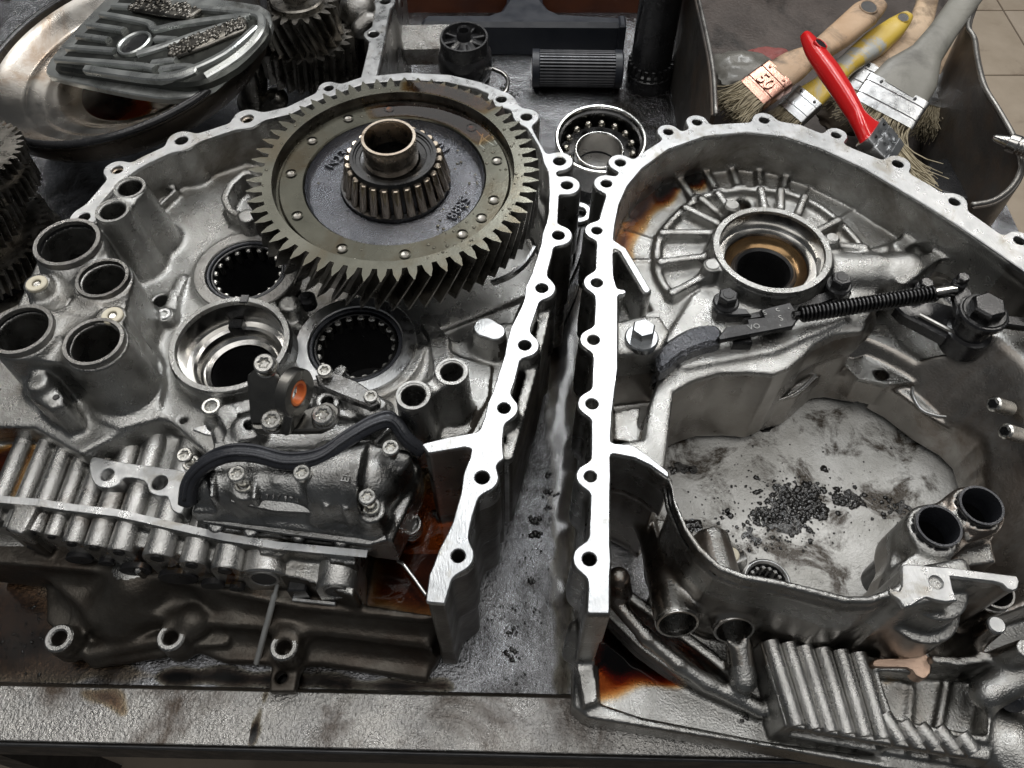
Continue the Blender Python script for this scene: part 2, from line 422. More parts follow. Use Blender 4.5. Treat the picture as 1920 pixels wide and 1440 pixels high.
GEARD = mat('dark_gear_steel', (.19, .18, .16), (.36, .34, .31), 1, (.24, .4), 5, 50, .2, .01, stain=(.03, .025, .02), stain_s=2.2, stain_t=(.45, .7))
WEB = mat('forged_web', (.13, .135, .15), (.23, .235, .255), 1, (.2, .3), 3, 85, .8, .012)
STEEL = mat('bright_steel', (.5, .49, .47), (.68, .67, .65), 1, (.14, .26), 5, 60, .06, .005)
SCREW = mat('zinc_screw', (.58, .57, .53), (.74, .73, .7), 1, (.2, .32), 7, 70, .12, .006, stain=(.18, .15, .1), stain_s=6, stain_t=(.58, .72))
COLLAR = mat('browned_collar', (.40, .33, .26), (.58, .52, .45), 1, (.18, .32), 4, 60, .2, .006, stain=(.09, .06, .04), stain_s=2.6, stain_t=(.55, .68), stretch=(1, 1, .15))
BLACK = mat('oily_black', (.012, .012, .013), (.03, .03, .032), 0, (.12, .3), 4, 40, .2, .01, spec=.6)
BLACKM = mat('black_oxide_steel', (.045, .045, .046), (.085, .085, .086), 1, (.2, .36), 4, 60, .2, .006)
DARK = mat('bore_shade', (.01, .01, .011), (.02, .02, .021), 0, (.25, .4), 4, 20, .05, .01)  # near-black colour paints the shade inside bores, ports and holes
PLAST = mat('black_plastic', (.016, .019, .026), (.028, .031, .04), 0, (.3, .45), 3, 70, .12, .006, spec=.5)
RUBBER = mat('dark_seal', (.022, .024, .03), (.05, .052, .06), .25, (.18, .34), 4, 60, .35, .008)
PUMP = mat('dark_cast_pump', (.27, .27, .266), (.45, .45, .44), 1, (.2, .34), 2.5, 70, .5, .010, stain=(.06, .055, .05), stain_s=1.6, stain_t=(.5, .7))
OILB = liquid('deep_amber_oil', (.95, .62, .32), (.56, .25, .10))
OILK = liquid('black_grime', (.34, .29, .25), (.035, .028, .024), rough=.12)
OILN = liquid('brown_grime', (.62, .48, .36), (.30, .2, .13), rough=.25)
OIL = liquid('brown_oil', (.55, .22, .07), (.075, .027, .012))
OILA = liquid('amber_oil', (.86, .5, .15), (.30, .11, .03))
OILR = liquid('red_oil', (.9, .3, .08), (.62, .11, .03))
GRIMY_SHADE = mat('grimy_shaded_cast_aluminium', (.05, .044, .037), (.115, .105, .09), .75, (.34, .52), 2.2, 44, .28, .012, stain=(.045, .034, .026), stain_s=1.3, stain_t=(.46, .66))  # oily grime darkened further, with wall shade painted into the colour
def slot_faces(ob, m, test):
    """give the faces picked by test(centre, normal) a second material"""
    me = ob.data; me.materials.append(m); k = len(me.materials)-1; n = len(me.polygons)
    c = np.empty(n*3, np.float32); me.polygons.foreach_get('center', c); c = c.reshape(-1, 3)+np.array(rootloc(ob.parent) if ob.parent else (0, 0, 0))
    nn = np.empty(n*3, np.float32); me.polygons.foreach_get('normal', nn); nn = nn.reshape(-1, 3)
    i = np.zeros(n, np.int32); me.polygons.foreach_get('material_index', i); i[test(c, nn)] = k; me.polygons.foreach_set('material_index', i); me.update()

# ================================================================== workbench and floor
benchm = mat('bench_steel_plate', (.24, .245, .26), (.40, .405, .42), 1, (.13, .24), 1.6, 46, .9, .017, stain=(.04, .036, .033), stain_s=.9, stain_t=(.47, .64), stain_r=.2)
striprust = mat('bench_rim_steel', (.30, .295, .29), (.46, .445, .42), .85, (.2, .36), 2.2, 44, .9, .017, stain=(.085, .062, .046), stain_s=1.1, stain_t=(.5, .64), stain_m=.3)
edgem = mat('bench_edge_steel', (.05, .05, .052), (.09, .09, .092), .7, (.35, .55), 3, 50, .4, .01)
bench = thing('workbench', 'dark oily steel workbench the gearbox parts lie on', 'workbench', (0, 4, -.1))
yf0, yf1 = W(0, 1283, 0), W(960, 1304, 0)
ang = math.atan2(yf1.y-yf0.y, yf1.x-yf0.x); BR = Matrix.Translation(yf0) @ Matrix.Rotation(ang, 4, 'Z')
BX = BR.inverted() @ W(1893, 395, 0)
MB().box((-3.5, .012, -.1), (BX.x, 14, 0), .004, BR).obj('bench_top', benchm, bench)
e1 = BR.inverted() @ W(500, 1400, .02)
MB().box((-3.5, e1.y, -.12), (BX.x+2.4, -.012, .022), .006, BR).obj('rim_strip', striprust, bench)
MB().box((-3.5, e1.y-.03, -.33), (BX.x+2.4, e1.y-.006, .012), .01, BR).obj('edge_angle', edgem, bench)
MB().box((-3.2, .6, -.6), (BX.x-.4, 13, -.13), .01, BR).obj('under_frame', edgem, bench)
for x in (-3.2, BX.x-.5):
    for y in (.3, 12.5): MB().box((x, y, -8.45), (x+.4, y+.4, -.61), .02, BR).obj('leg', edgem, bench)
TM = [mat('beige_floor_tile', (.50, .42, .33), (.60, .51, .41), 0, (.35, .5), 1.2, 20, .05, .01, stain=(.3, .23, .17), stain_s=.5, stain_t=(.6, .8)),
      mat('beige_floor_tile_worn', (.46, .38, .29), (.56, .47, .37), 0, (.35, .5), .9, 20, .05, .01, stain=(.26, .2, .15), stain_s=.6, stain_t=(.55, .8))]
GR = mat('tile_grout', (.16, .13, .1), None, 0, (.7, .8), 3, 30, .2)
fl = MB().box((-14, -14, -9), (32, 40, -8.53)).obj('floor', GR, None); tag(fl, kind='structure')
t0 = W(1845, 141, -8.5); TS = 3.3
tms = []
for m in TM:
    me = MB().box((0.03, 0.03, -.04), (TS-.03, TS-.03, 0), .015).mesh(); me.materials.append(m); tms.append(me)
for i in range(-2, 5):
    for j in range(-4, 5):
        o = bpy.data.objects.new('tile', tms[(i*3+j*5+i*j) % 2]); COL.objects.link(o); o.parent = fl
        o.location = (t0.x+1.7+i*TS, t0.y+j*TS, -8.49)

# ================================================================== left half: gearbox case
HF = 1.4
caseL = thing('gearbox_case', 'left silver gearbox case half with the big ring gear lying in it', 'gearbox case', tuple(W(560, 800, 0)))
F = Field((-3.75, 1.15, .0), (.72, 6.6, 1.72), .0155)
floorL = [(545, 205), (480, 218), (400, 243), (320, 272), (250, 302), (205, 338), (165, 392), (110, 412), (60, 450), (10, 540), (-70, 560), (-140, 700),
          (-60, 800), (60, 800), (150, 852), (250, 800), (288, 768), (330, 800), (385, 850), (470, 858), (800, 852), (892, 830), (930, 760), (975, 650),
          (1010, 540), (1035, 440), (1036, 330), (1000, 240), (930, 180), (840, 146), (700, 146), (600, 175)]
fXY = XY(floorL, 1.02)
F.prism(fXY, .12, 1.02, k=0, rd=.03)
lowL = [(-140, 700), (800, 700), (905, 850), (880, 930), (845, 1020), (826, 1158), (790, 1163), (560, 1140), (270, 1080), (0, 1056), (-140, 1040)]
F.prism(XY(lowL, .52), .06, .52, k=.03, rd=.02)
slab = [(-140, 790), (760, 800), (720, 985), (690, 1030), (662, 1118), (560, 1085), (430, 1062), (300, 1036), (150, 1006), (0, 978), (-140, 958)]
F.prism(XY(slab, .79), .4, .79, k=.03, rd=.02)
# galleries (half-round ridges running to the front)
rid = [(-20, 985, 38), (22, 994, 34), (62, 1001, 40), (99, 1008, 34), (137, 1022, 42), (180, 1030, 47), (226, 1038, 50), (298, 1049, 62), (362, 1062, 54), (424, 1073, 60)]
# cross rib over the galleries
cr = XY([(-60, 930), (20, 937), (70, 941), (120, 949), (220, 961), (330, 986), (420, 1006), (520, 1022), (688, 1038)], .94)
F.strip(cr, .03, .5, .93, k=.03)
F.prism(XY([(28, 940), (72, 942), (40, 1000), (8, 990)], .93), .5, .92, k=.02)
F.prism(XY([(488, 1018), (536, 1024), (528, 1042), (484, 1036)], .93), .5, .905, k=.03)
F.prism(XY([(618, 1034), (688, 1038), (680, 1056), (614, 1050)], .93), .5, .89, k=.03)
# oil basin in the front right corner
BAS = XY([(745, 955), (800, 868)], .52)+XY([(882, 850), (872, 893), (849, 977), (812, 1062)], HF)+XY([(806, 1152), (676, 1132), (694, 1042)], .52)
F.prism(BAS, .38, 1.36, '-', k=.02)
# flange outline
ears = [(1049, 302, 26), (1063, 347, 25), (1047, 441, 26), (1016, 540, 26), (984, 647, 27), (945, 765, 27), (904, 895, 31), (859, 1042, 30), (987, 219, 24),
        (940, 186, 22), (463, 222, 27), (340, 263, 27), (219, 318, 25), (157, 407, 26), (616, 165, 20)]
bandR = XY([(925, 165), (965, 187), (985, 212), (1003, 250), (1022, 285), (1040, 310), (1046, 345), (1048, 375), (1046, 410), (1040, 440), (1036, 475), (1024, 520),
            (1010, 568), (996, 612), (978, 660), (966, 713), (950, 755), (945, 800), (942, 830), (945, 860), (915, 880), (900, 923), (885, 970), (877, 1010), (862, 1060),
            (847, 1087), (834, 1132), (798, 1129), (805, 1077), (850, 977), (873, 893), (884, 845), (897, 812), (913, 773), (930, 715), (948, 660), (958, 613),
            (980, 570), (992, 530), (1007, 480), (1020, 440), (1028, 400), (1030, 350), (1027, 317), (1010, 275), (985, 235), (955, 205), (915, 182)], HF)
armL = XY([(790, 832), (847, 818), (899, 810), (905, 848), (888, 840), (870, 838), (803, 850)], HF)
bandB = XY([(930, 174), (900, 160), (840, 146), (760, 142), (680, 150), (600, 178), (540, 207), (480, 220), (430, 238), (375, 256), (320, 277), (270, 300), (235, 320), (205, 345), (182, 372), (160, 398)], HF)
earW = [(tuple(W(x, y, HF)[:2]), RW(r, x, y, HF)) for x, y, r in ears]
def flL(X, Y):
    d = poly_d(X, Y, bandR); d = smin(d, poly_d(X, Y, armL), .03); d = np.minimum(d, line_d(X, Y, bandB, .048))
    for c, r in earW: d = smin(d, np.hypot(X-c[0], Y-c[1])-r, .06)
    return d
bbL = (-3.7, 1.2, .7, 6.5)
holL = lambda X, Y: np.minimum.reduce([np.hypot(X-c[0], Y-c[1])-r*.44 for c, r in earW])
F.ext(lambda X, Y: flL(X, Y)+.006, bbL, .12, HF-.02, k=.05)
for (c, r), (px, py, _) in zip(earW, ears):
    F.cyl(c, r*.95, .7 if py > 250 else 1.0, HF-.02, k=.05, draft=.02)
    F.cyl(c, r*.44, HF-.4, HF+.1, '-', k=0)
# outer ledge along the right side of the wall
F.strip(XY([(1028, 560), (1005, 660), (975, 770), (952, 850)], 1.28), .035, .3, 1.26, k=.03)
# tubes
def tubeL(px, py, rpx, z1, z0=.9, draft=.03, k=.09):
    c = W(px, py, z1); r = RW(rpx, px, py, z1); F.cyl(c, r, z0-.1, z1, k=k, draft=draft, rd=.015); return c, r
TUB = [(131, 462, 60, 1.62), (197, 529, 48, 1.60), (45, 625, 58, 1.62), (181, 648, 55, 1.62)]
tubs = [tubeL(x, y, r, z-.05) for x, y, r, z in TUB]
for i, j in ((0, 1), (1, 3), (2, 3), (0, 2)):
    F.strip([tuple(tubs[i][0][:2]), tuple(tubs[j][0][:2])], .13, .8, 1.5, k=.12)
for px, py in ((68, 530), (210, 592)): F.cyl(W(px, py, 1.59), .09, .8, 1.59, k=.05)
F.cyl(W(150, 600, 1.53), .12, .8, 1.53, k=.12)
F.prism(XY([(95, 690), (170, 640), (250, 640), (300, 700), (290, 790), (235, 800), (160, 770)], 1.0), .7, 1.02, k=.15)
P1, r1 = tubeL(243, 352, 30, 1.6, draft=.12, k=.06); P2, r2 = tubeL(211, 395, 32, 1.6, draft=.12, k=.06)
F.strip([tuple(P1[:2]), tuple(P2[:2])], .1, .9, 1.58, k=.05)
QA, ra = tubeL(775, 741, 33, 1.52, draft=.04, k=.05); QB, rb = tubeL(847, 697, 31, 1.52, draft=.04, k=.05)
F.strip([tuple(QA[:2]), tuple(QB[:2])], .055, .9, 1.5, k=.04)
for (x, y, r, z), (c, rr) in zip(TUB, tubs): F.cyl(c, rr-.035, .5, 1.9, '-', k=0)
for c, rr in ((P1, r1-.035), (P2, r2-.035), (QA, ra-.035), (QB, rb-.035)): F.cyl(c, rr, .8, 1.9, '-', k=0)
# post with the three small drillings, front left
a, b = W(75, 720, 1.35), W(110, 742, 1.35)
F.prism(XY([(40, 705), (62, 696), (98, 712), (120, 740), (118, 758), (92, 768), (60, 745), (38, 728)], 1.36), .6, 1.36, k=.05, rd=.04)
F.cyl(W(66, 712, 1.45), .075, .6, 1.44, k=.06, rd=.03)
# hub ring with stepped bore
HC = W(431, 643, 1.25); hr = RW(114, 431, 643, 1.25)
F.cyl(HC, hr, .8, 1.235, k=.08, draft=.06, rd=.02)
F.cyl(HC, hr*.87, 1.02, 1.6, '-', k=0); F.cyl(HC, hr*.7, .9, 1.6, '-', k=0); F.cyl(HC, hr*.55, -.1, 1.6, '-', k=0)
# bearing seats
B2 = W(463, 507, 1.06); b2r = RW(98, 463, 507, 1.06)
B3 = W(667, 645, 1.09); b3r = RW(114, 667, 645, 1.09)
F.cyl(B2, b2r, .8, 1.05, k=.07, draft=.2); F.cyl(B3, b3r*1.12, .8, 1.07, k=.07, draft=.25)
F.cyl(B2, b2r*.82, .3, 1.5, '-', k=0); F.cyl(B3, b3r*.78, .3, 1.5, '-', k=0)
# differential well under the gear, small bosses, pockets and ribs on the floor
GC = W(738, 318, 1.72)
F.cyl((GC.x, GC.y), 1.12, .55, 1.7, '-', k=.05)
F.prism(XY([(790, 560), (1000, 480), (960, 600), (930, 600), (850, 590)], 1.02), .5, 1.3, '-', k=.06)
F.cyl(W(910, 614, 1.25), .085, .8, 1.245, k=.06, draft=.1); F.cyl(W(928, 622, 1.25), .075, .8, 1.245, k=.04, draft=.1)
F.cyl(W(541, 567, 1.16), .075, .9, 1.16, k=.05, draft=.15, rd=.02)
F.cyl(W(396, 762, 1.22), .065, .9, 1.2, k=.05, draft=.1)
F.cyl(W(303, 563, 1.06), .085, .9, 1.06, k=.05); F.cyl(W(303, 563, 1.06), .06, .7, 1.4, '-', k=0)
F.cyl(W(308, 590, 1.1), .06, .9, 1.1, k=.05)
hk = XY([(478, 318), (455, 318), (430, 340), (418, 365), (428, 388), (440, 395), (465, 400)], 1.22)
F.strip(hk, .03, .9, 1.2, k=.05)
F.cyl(W(462, 402, 1.24), .07, .9, 1.23, k=.05)
F.strip(XY([(285, 348), (310, 335), (327, 355), (300, 380)], 1.1), .02, .9, 1.1, k=.04)
F.strip(XY([(372, 292), (330, 320), (290, 345), (262, 370)], 1.04), .02, .9, 1.06, k=.06)
F.strip(XY([(340, 520), (325, 560), (320, 600)], 1.06), .03, .9, 1.06, k=.06)
F.strip(XY([(800, 600), (825, 640), (830, 700), (805, 760)], 1.03), .05, .9, 1.06, k=.1)
F.prism(XY([(820, 660), (920, 690), (915, 745), (880, 812), (800, 830)], 1.02), .8, 1.04, k=.04)
F.cyl(W(343, 787, 1.02), .025, .85, 1.2, '-', k=0)
# lower casing: mounting ears, bulges and ribs of the side wall
for px, py, z in ((110, 1196, .34), (320, 1194, .36), (532, 1212, .36)):
    c = W(px, py, z); r = RW(27, px, py, z); F.cyl(c, r, .1, z, k=.06, rd=.015); F.cyl(c, r*.52, -.1, 1, '-', k=0)
    F.strip([tuple(c[:2]), (c.x+.06, c.y+.3)], .07, .1, .2, k=.06)
LUGS = []
c = W(527, 1270, .12); F.prism(XY([(512, 1240), (565, 1240), (552, 1298), (503, 1298)], .12), .03, .13, k=.03, rd=.015); F.cyl(c, .042, -.1, .5, '-', k=0)
F.prism(XY([(85, 1165), (165, 1240), (250, 1222), (330, 1205), (420, 1240), (520, 1245), (600, 1245), (800, 1275), (826, 1200), (826, 1120), (560, 1100), (85, 1040)], .13), .02, .13, k=.05, rd=.03)
F.prism(XY([(105, 1100), (170, 1160), (300, 1160), (420, 1175), (560, 1185), (805, 1215), (826, 1120), (560, 1080), (105, 1030)], .32), .02, .34, k=.14, rd=.03)
F.cap(W(235, 1150, .2), W(262, 1095, .36), .2, k=.1); F.cap(W(365, 1165, .3), W(365, 1168, .28), .11, k=.04)
F.cap(W(170, 1225, .12), W(300, 1200, .16), .05, k=.04); F.cap(W(180, 1240, .06), W(310, 1222, .08), .045, k=.03)
F.strip(XY([(345, 1205), (420, 1200)], .2), .035, .12, .2, k=.04)
F.cap(W(440, 1140, .2), W(400, 1100, .42), .09, k=.06)
meL = F.mesh(); del F
ob = mesh_obj('cast_body', meL, ALU, caseL, True); slot_faces(ob, GRIMY_SHADE, lambda c, n: (c[:, 1] < 2.15) & ((c[:, 2] < .545) | ((c[:, 2] < .74) & (n[:, 1] < -.3) & (c[:, 0] < -.6))) | ((c[:, 1] < 1.9) & (c[:, 2] < 1.34) & (np.abs(n[:, 2]) < .6)) | ((n[:, 0] > .3) & (c[:, 0] > -.62+.24*(c[:, 1]-1.4)) & (c[:, 2] < 1.2) & (c[:, 1] < 3.6)))  # low, front and right-facing walls get grime plus painted shade

# machined flange face
o, hs = ploop(contour(lambda X, Y: np.maximum(flL(X, Y), -holL(X, Y)), bbL, .016))
mb = MB()
loops = contour(lambda X, Y: np.maximum(flL(X, Y), -holL(X, Y)), bbL, .016)
o, hs = ploop(loops)
mb.prism(o, HF-.035, HF, hs, .006).obj('flange_face', MACH, caseL, 40)
for k, ((c, r), e) in enumerate(zip(earW, ears)):
    if k in (10, 12): MB().ring(r*.44, r*.30, HF-.2, HF-.02, (c[0], c[1], 0), 18, .01).obj('thread_insert', COLLAR, caseL)
    MB().cyl(r*.435, HF-.39, HF-.36, (c[0], c[1], 0), 16).obj('bolt_hole', DARK, caseL)
for px, py, z in ((110, 1196, .34), (320, 1194, .36), (532, 1212, .36)):
    c = W(px, py, z); r = RW(27, px, py, z); MB().ring(r*.98, r*.53, z-.03, z+.006, (c.x, c.y, 0), 36, .01).obj('lug_face', ALU, caseL); MB().cyl(r*.52, z-.2, z-.16, (c.x, c.y, 0), 20).obj('bolt_hole', DARK, caseL)
# tube collars and dark bores
for (x, y, r, z), (c, rr) in zip(TUB, tubs):
    q = MB().lathe([(rr*1.02, z-.13), (rr*1.02, z-.1), (rr*.93, z-.09), (rr*.93, z-.05), (rr*1.03, z-.04), (rr*1.03, z-.01), (rr*1.0, z), (rr*.88, z), (rr*.86, z-.01), (rr*.86, z-.2)], (c.x, c.y, 0), 48).obj('tube_collar', ALU_D, caseL)
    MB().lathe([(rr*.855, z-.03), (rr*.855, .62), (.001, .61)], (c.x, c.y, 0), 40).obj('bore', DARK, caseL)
for c, rr, z in ((P1, r1, 1.6), (P2, r2, 1.6), (QA, ra, 1.52), (QB, rb, 1.52)):
    MB().lathe([(rr*1.0, z-.04), (rr*1.02, z-.01), (rr*.98, z+.006), (rr*.82, z+.006), (rr*.78, z-.015), (rr*.78, z-.2)], (c.x, c.y, 0), 36).obj('tube_rim', ALU, caseL)
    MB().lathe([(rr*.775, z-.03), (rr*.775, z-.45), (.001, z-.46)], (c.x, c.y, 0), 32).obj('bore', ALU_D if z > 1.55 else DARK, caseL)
# hub rim and seat steps
MB().lathe([(hr*.99, 1.20), (hr*.99, 1.24), (hr*.97, 1.255), (hr*.885, 1.255), (hr*.87, 1.24), (hr*.87, 1.2)], (HC.x, HC.y, 0), 64).obj('hub_rim', ALU, caseL)
MB().lathe([(hr*.865, 1.22), (hr*.862, 1.03), (hr*.76, 1.025), (hr*.745, 1.035), (hr*.70, 1.02), (hr*.69, .95), (hr*.64, .93), (hr*.62, .94), (hr*.55, .92), (hr*.545, .5)], (HC.x, HC.y, 0), 64).obj('stepped_bore', STEEL, caseL)
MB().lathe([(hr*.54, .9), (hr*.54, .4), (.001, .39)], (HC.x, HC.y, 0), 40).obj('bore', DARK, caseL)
MB().box((-.05, -.04, -.05), (.05, .04, .05), .008, Matrix.Translation((HC.x-.07, HC.y+hr*.74, 1.03))).obj('oil_slot', DARK, caseL)
MB().box((-.03, -.035, 0), (.03, .035, .012), .003, Matrix.Translation((HC.x+.03, HC.y+hr*.93, 1.25))).obj('rim_notch', BLACKM, caseL)
# roller bearings in their seats
def roller_bearing(C, R, z, ring_mat, label, n=20):
    br = bpy.data.objects.new('roller_bearing', None); COL.objects.link(br); br.parent = caseL; br.location = Vector((C.x, C.y, z))-rootloc(caseL); br['label'] = label
    MB().ring(R, R*.77, z-.12, z+.012, (C.x, C.y, 0), 72, .008).obj('outer_ring', ring_mat, br, 40)
    MB().ring(R*.765, R*.70, z-.12, z+.002, (C.x, C.y, 0), 72, .006).obj('seal_ring', RUBBER, br, 40)
    MB().ring(R*.695, R*.64, z-.14, z-.012, (C.x, C.y, 0), 72, .006).obj('cage', BLACKM, br, 40)
    rl = MB().cyl(R*.062, -.14, -.03, seg=14, b=.01).mesh(); rl.materials.append(SCREW); rl.shade_smooth(); rl.set_sharp_from_angle(angle=.7)
    for k in range(n):
        a = 2*PI*k/n; q = bpy.data.objects.new('roller', rl); COL.objects.link(q); q.parent = br; q.location = (R*.635*math.cos(a), R*.635*math.sin(a), 0)
    MB().lathe([(R*.63, z-.13), (R*.63, .4), (.001, .39)], (C.x, C.y, 0), 40).obj('bore', DARK, br)
    return br
roller_bearing(B2, b2r, 1.06, ALU_D, 'roller bearing partly under the big gear', 18)
roller_bearing(B3, b3r, 1.09, MACH, 'roller bearing with bright wide ring beside the twin tubes', 20)
# small loose-looking fittings on the casting
def washer(px, py, z, ro, ri, m, name='seal_washer'):
    c = W(px, py, z); return MB().ring(ro, ri, z-.02, z+.006, (c.x, c.y, 0), 24, .006).obj(name, m, caseL)
CREAM = mat('cream_seal', (.62, .56, .42), (.72, .67, .54), 0, (.3, .45), 8, 40, .05)
for px, py in ((68, 531), (210, 591)):
    washer(px, py, 1.61, .07, .03, CREAM); c = W(px, py, 1.61); MB().cyl(.03, 1.56, 1.604, (c.x, c.y, 0), 12).obj('plug', SCREW, caseL)
c = W(396, 762, 1.22); MB().ring(.068, .034, 1.19, 1.23, (c.x, c.y, 0), 24, .01).obj('dowel_bush', SCREW, caseL)
c = W(308, 590, 1.1); MB().ring(.055, .022, 1.08, 1.115, (c.x, c.y, 0), 20, .008).obj('dowel_bush', MACH, caseL)
for px, py in ((88, 733), (105, 745), (134, 783)):
    c = W(px, py, 1.36 if py < 750 else 1.15); MB().cyl(.022, -.03, .006, c, 12, .004).obj('drilling', DARK, caseL)
# galleries: straight half-round ridges running to the front edge
def ridge(a, b, r, m, parent, name='gallery', r2=None, seg=14, sink=.3):
    a, b = Vector(a), Vector(b); d = (a-b).normalized(); x = d.cross(Vector((0, 0, 1))).normalized(); vs = []
    for p, q in ((b, r2 or r), (a-d*.012, r), (a, r*.93)):
        for k in range(seg+1):
            t = PI*k/seg; vs.append(p+x*q*math.cos(t)+Vector((0, 0, q*math.sin(t))))
        vs += [p-x*q-Vector((0, 0, sink)), p+x*q-Vector((0, 0, sink))]
    n = seg+3; fs = []
    for l in range(2):
        for k in range(n): fs.append((l*n+k, l*n+(k+1) % n, (l+1)*n+(k+1) % n, (l+1)*n+k))
    fs.append(tuple(2*n+k for k in range(n)))
    return MB().add(vs, fs).obj(name, m, parent, 40)
RIDGE = mat('ridge_aluminium', (.36, .356, .345), (.54, .535, .52), 1, (.22, .36), 3.2, 80, .5, .009, stain=(.13, .1, .075), stain_s=1.6, stain_t=(.56, .76))
for px, py, w in rid:
    a = W(px, py, .80); r = RW(w*.5, px, py, .80); ridge(a, (a.x+.03, a.y+1.02, .80), r, RIDGE, caseL, r2=r*.92)
    c = a+Vector((0, -.004, r*.25)); MB().cyl(r*.42, -.01, .006, seg=18, b=.002, M=axis_m((0, -1, 0), c)).obj('port', DARK, caseL)
for px, py, w in ((498, 1086, 92), (632, 1110, 80)):
    a = W(px, py, .72); r = RW(w*.5, px, py, .72); ridge(a, (a.x, a.y+.40, .74), r, RIDGE, caseL, r2=r)
    MB().ring(r*.62, r*.5, -.02, .01, seg=28, b=.004, M=axis_m((0, -1, .12), a+Vector((0, -.006, r*.2)))).obj('port_rim', RIDGE, caseL); MB().cyl(r*.5, -.02, .006, seg=24, b=.002, M=axis_m((0, -1, .12), a+Vector((0, -.006, r*.2)))).obj('port', DARK, caseL)
a = W(566, 1090, .6); MB().box((-.06, -.1, -.12), (.06, .2, .1), .01, Matrix.Translation(a)).obj('notch', DARK, caseL)
# pale machined pads
pad = XY([(172, 857), (196, 860), (240, 868), (350, 884), (346, 905), (352, 932), (340, 962), (322, 955), (314, 932), (296, 930), (280, 922), (270, 902), (234, 896), (222, 908), (205, 915), (184, 912), (173, 900), (168, 880)], .94)
ph = [circ(W(201, 890, .94)[:2], .043, 18), circ(W(299, 905, .94)[:2], .052, 18)]
MB().prism(sc2(pad, 3, True), .80, .94, ph, .006).obj('mounting_pad', MACH, caseL, 40, 'pale milled pad with two holes on the ribbed front')
pad = XY([(362, 803), (395, 793), (412, 806), (405, 818), (385, 815), (362, 806)], 1.03)
MB().prism(pad, .98, 1.032, [], .005).obj('milled_patch', MACH, caseL)
ribm = [(a[0], a[1]) for a in cr]
mb = MB()
for a, b in zip(cr[:-1], cr[1:]):
    d = Vector((b[0]-a[0], b[1]-a[1], 0)).normalized(); n = Vector((-d.y, d.x, 0))*.024
    A, B = Vector((*a, .93)), Vector((*b, .93)); mb.add([A-n, A+n, B+n, B-n, A-n+Vector((0, 0, .006)), A+n+Vector((0, 0, .006)), B+n+Vector((0, 0, .006)), B-n+Vector((0, 0, .006))], [(4, 7, 6, 5), (0, 4, 5, 1), (1, 5, 6, 2), (2, 6, 7, 3), (3, 7, 4, 0)])
mb.obj('rib_edge', MACH, caseL, None)
# bright crown on the small twin post, ground spots
c = W(910, 614, 1.25); c2 = W(928, 622, 1.25)
o, hs = ploop(contour(lambda X, Y: smin(np.hypot(X-c.x, Y-c.y)-.082, np.hypot(X-c2.x, Y-c2.y)-.072, .03), (c.x-.2, c.y-.25, c.x+.3, c.y+.2), .01))
MB().prism(o, 1.23, 1.256, [], .006).obj('post_face', MACH, caseL)
# dowel pin hanging out of the front edge
a, b = W(521, 1093, .62), W(481, 1243, .1)
MB().sweep([a, a.lerp(b, .12), a.lerp(b, .14), b], [.014, .014, .021, .021], 14).obj('pin', mat('satin_pin', (.6, .6, .58), (.74, .74, .72), .8, (.38, .5), 5, 60, .05), caseL, label='thin bright pin leaning from the front edge')
a = W(262, 1072, .62); MB().cyl(.022, -.12, .04, a, 12).obj('stud', STEEL, caseL)
MB().box((0, -.012, 0), (.29, .012, .02), .004, Matrix.Translation(W(549, 1125, .54)) @ Matrix.Rotation(math.radians(-6), 4, 'Z')).obj('edge_strip', MACH, caseL)
for (px, py, w) in ((70, 1022, .05), (150, 1045, .07), (200, 1052, .04), (255, 1066, .08), (335, 1080, .1), (400, 1094, .06), (445, 1100, .04)):
    c = W(px, py, .62); MB().cyl(w, -.03, .012, seg=20, b=.004, M=axis_m((0, -1, .1), (c.x, c.y-.01, c.z)) @ Matrix.Diagonal((1.3, .8, 1, 1))).obj('port', DARK, caseL)
# oil lying in the case
def pool(pts, z, m, name, label, parent=None, grow=3, edge=.09):
    return film(sc2(XY(pts, z), grow, True), z, m, name, label, parent, edge)
film(BAS, .46, OILB, 'oil_puddle', 'dark brown oil pool in the front corner of the left case', None, .12)
for k, (x, y) in enumerate(((158, 1020), (208, 1032), (258, 1048), (322, 1062), (376, 1076), (432, 1088))):
    a = W(x, y, .80); film([(a.x-.032, a.y-.02), (a.x+.032, a.y-.02), (a.x+.034, a.y+.42), (a.x-.03, a.y+.44)], .785, OILA if k % 2 else OIL, 'oil_streak', None, caseL, .03)
for x, y in ((225, 860), (255, 830), (195, 940), (265, 925)):
    a = W(x, y, .83); film([(a.x-.025, a.y-.03), (a.x+.025, a.y-.03), (a.x+.03, a.y+.32), (a.x-.025, a.y+.34)], .79, OILA, 'oil_streak', None, caseL, .03)
pool([(-80, 860), (50, 822), (60, 850), (10, 960), (-80, 960)], .80, OILA, 'oil_puddle', 'amber oil film at the left edge of the ribbed case front')

# ------------------------------------------------------------------ pump and bracket bolted to the left case
pump = bpy.data.objects.new('oil_pump', None); COL.objects.link(pump); pump.parent = caseL; pump.location = W(560, 900, .9)-rootloc(caseL); pump['label'] = 'dark cast oil pump with black lip and torx bolts'
F = Field((-2.35, 1.7, .5), (-.35, 3.7, 1.75), .014)
F.prism(XY([(372, 880), (760, 850), (788, 868), (772, 930), (735, 1012), (690, 1005), (395, 962), (355, 938)], .98), .6, .96, k=0, rd=.03)
F.prism(XY([(388, 800), (418, 765), (520, 745), (600, 715), (680, 715), (735, 745), (745, 790), (700, 830), (600, 850), (450, 855), (400, 850)], 1.2), .8, 1.16, k=.05, rd=.04)
F.cap(W(410, 905, 1.06), W(690, 905, 1.1), .2, .22, k=.06)
F.cap(W(600, 895, 1.16), W(692, 900, 1.18), .24, .25, k=.05, flat=True)
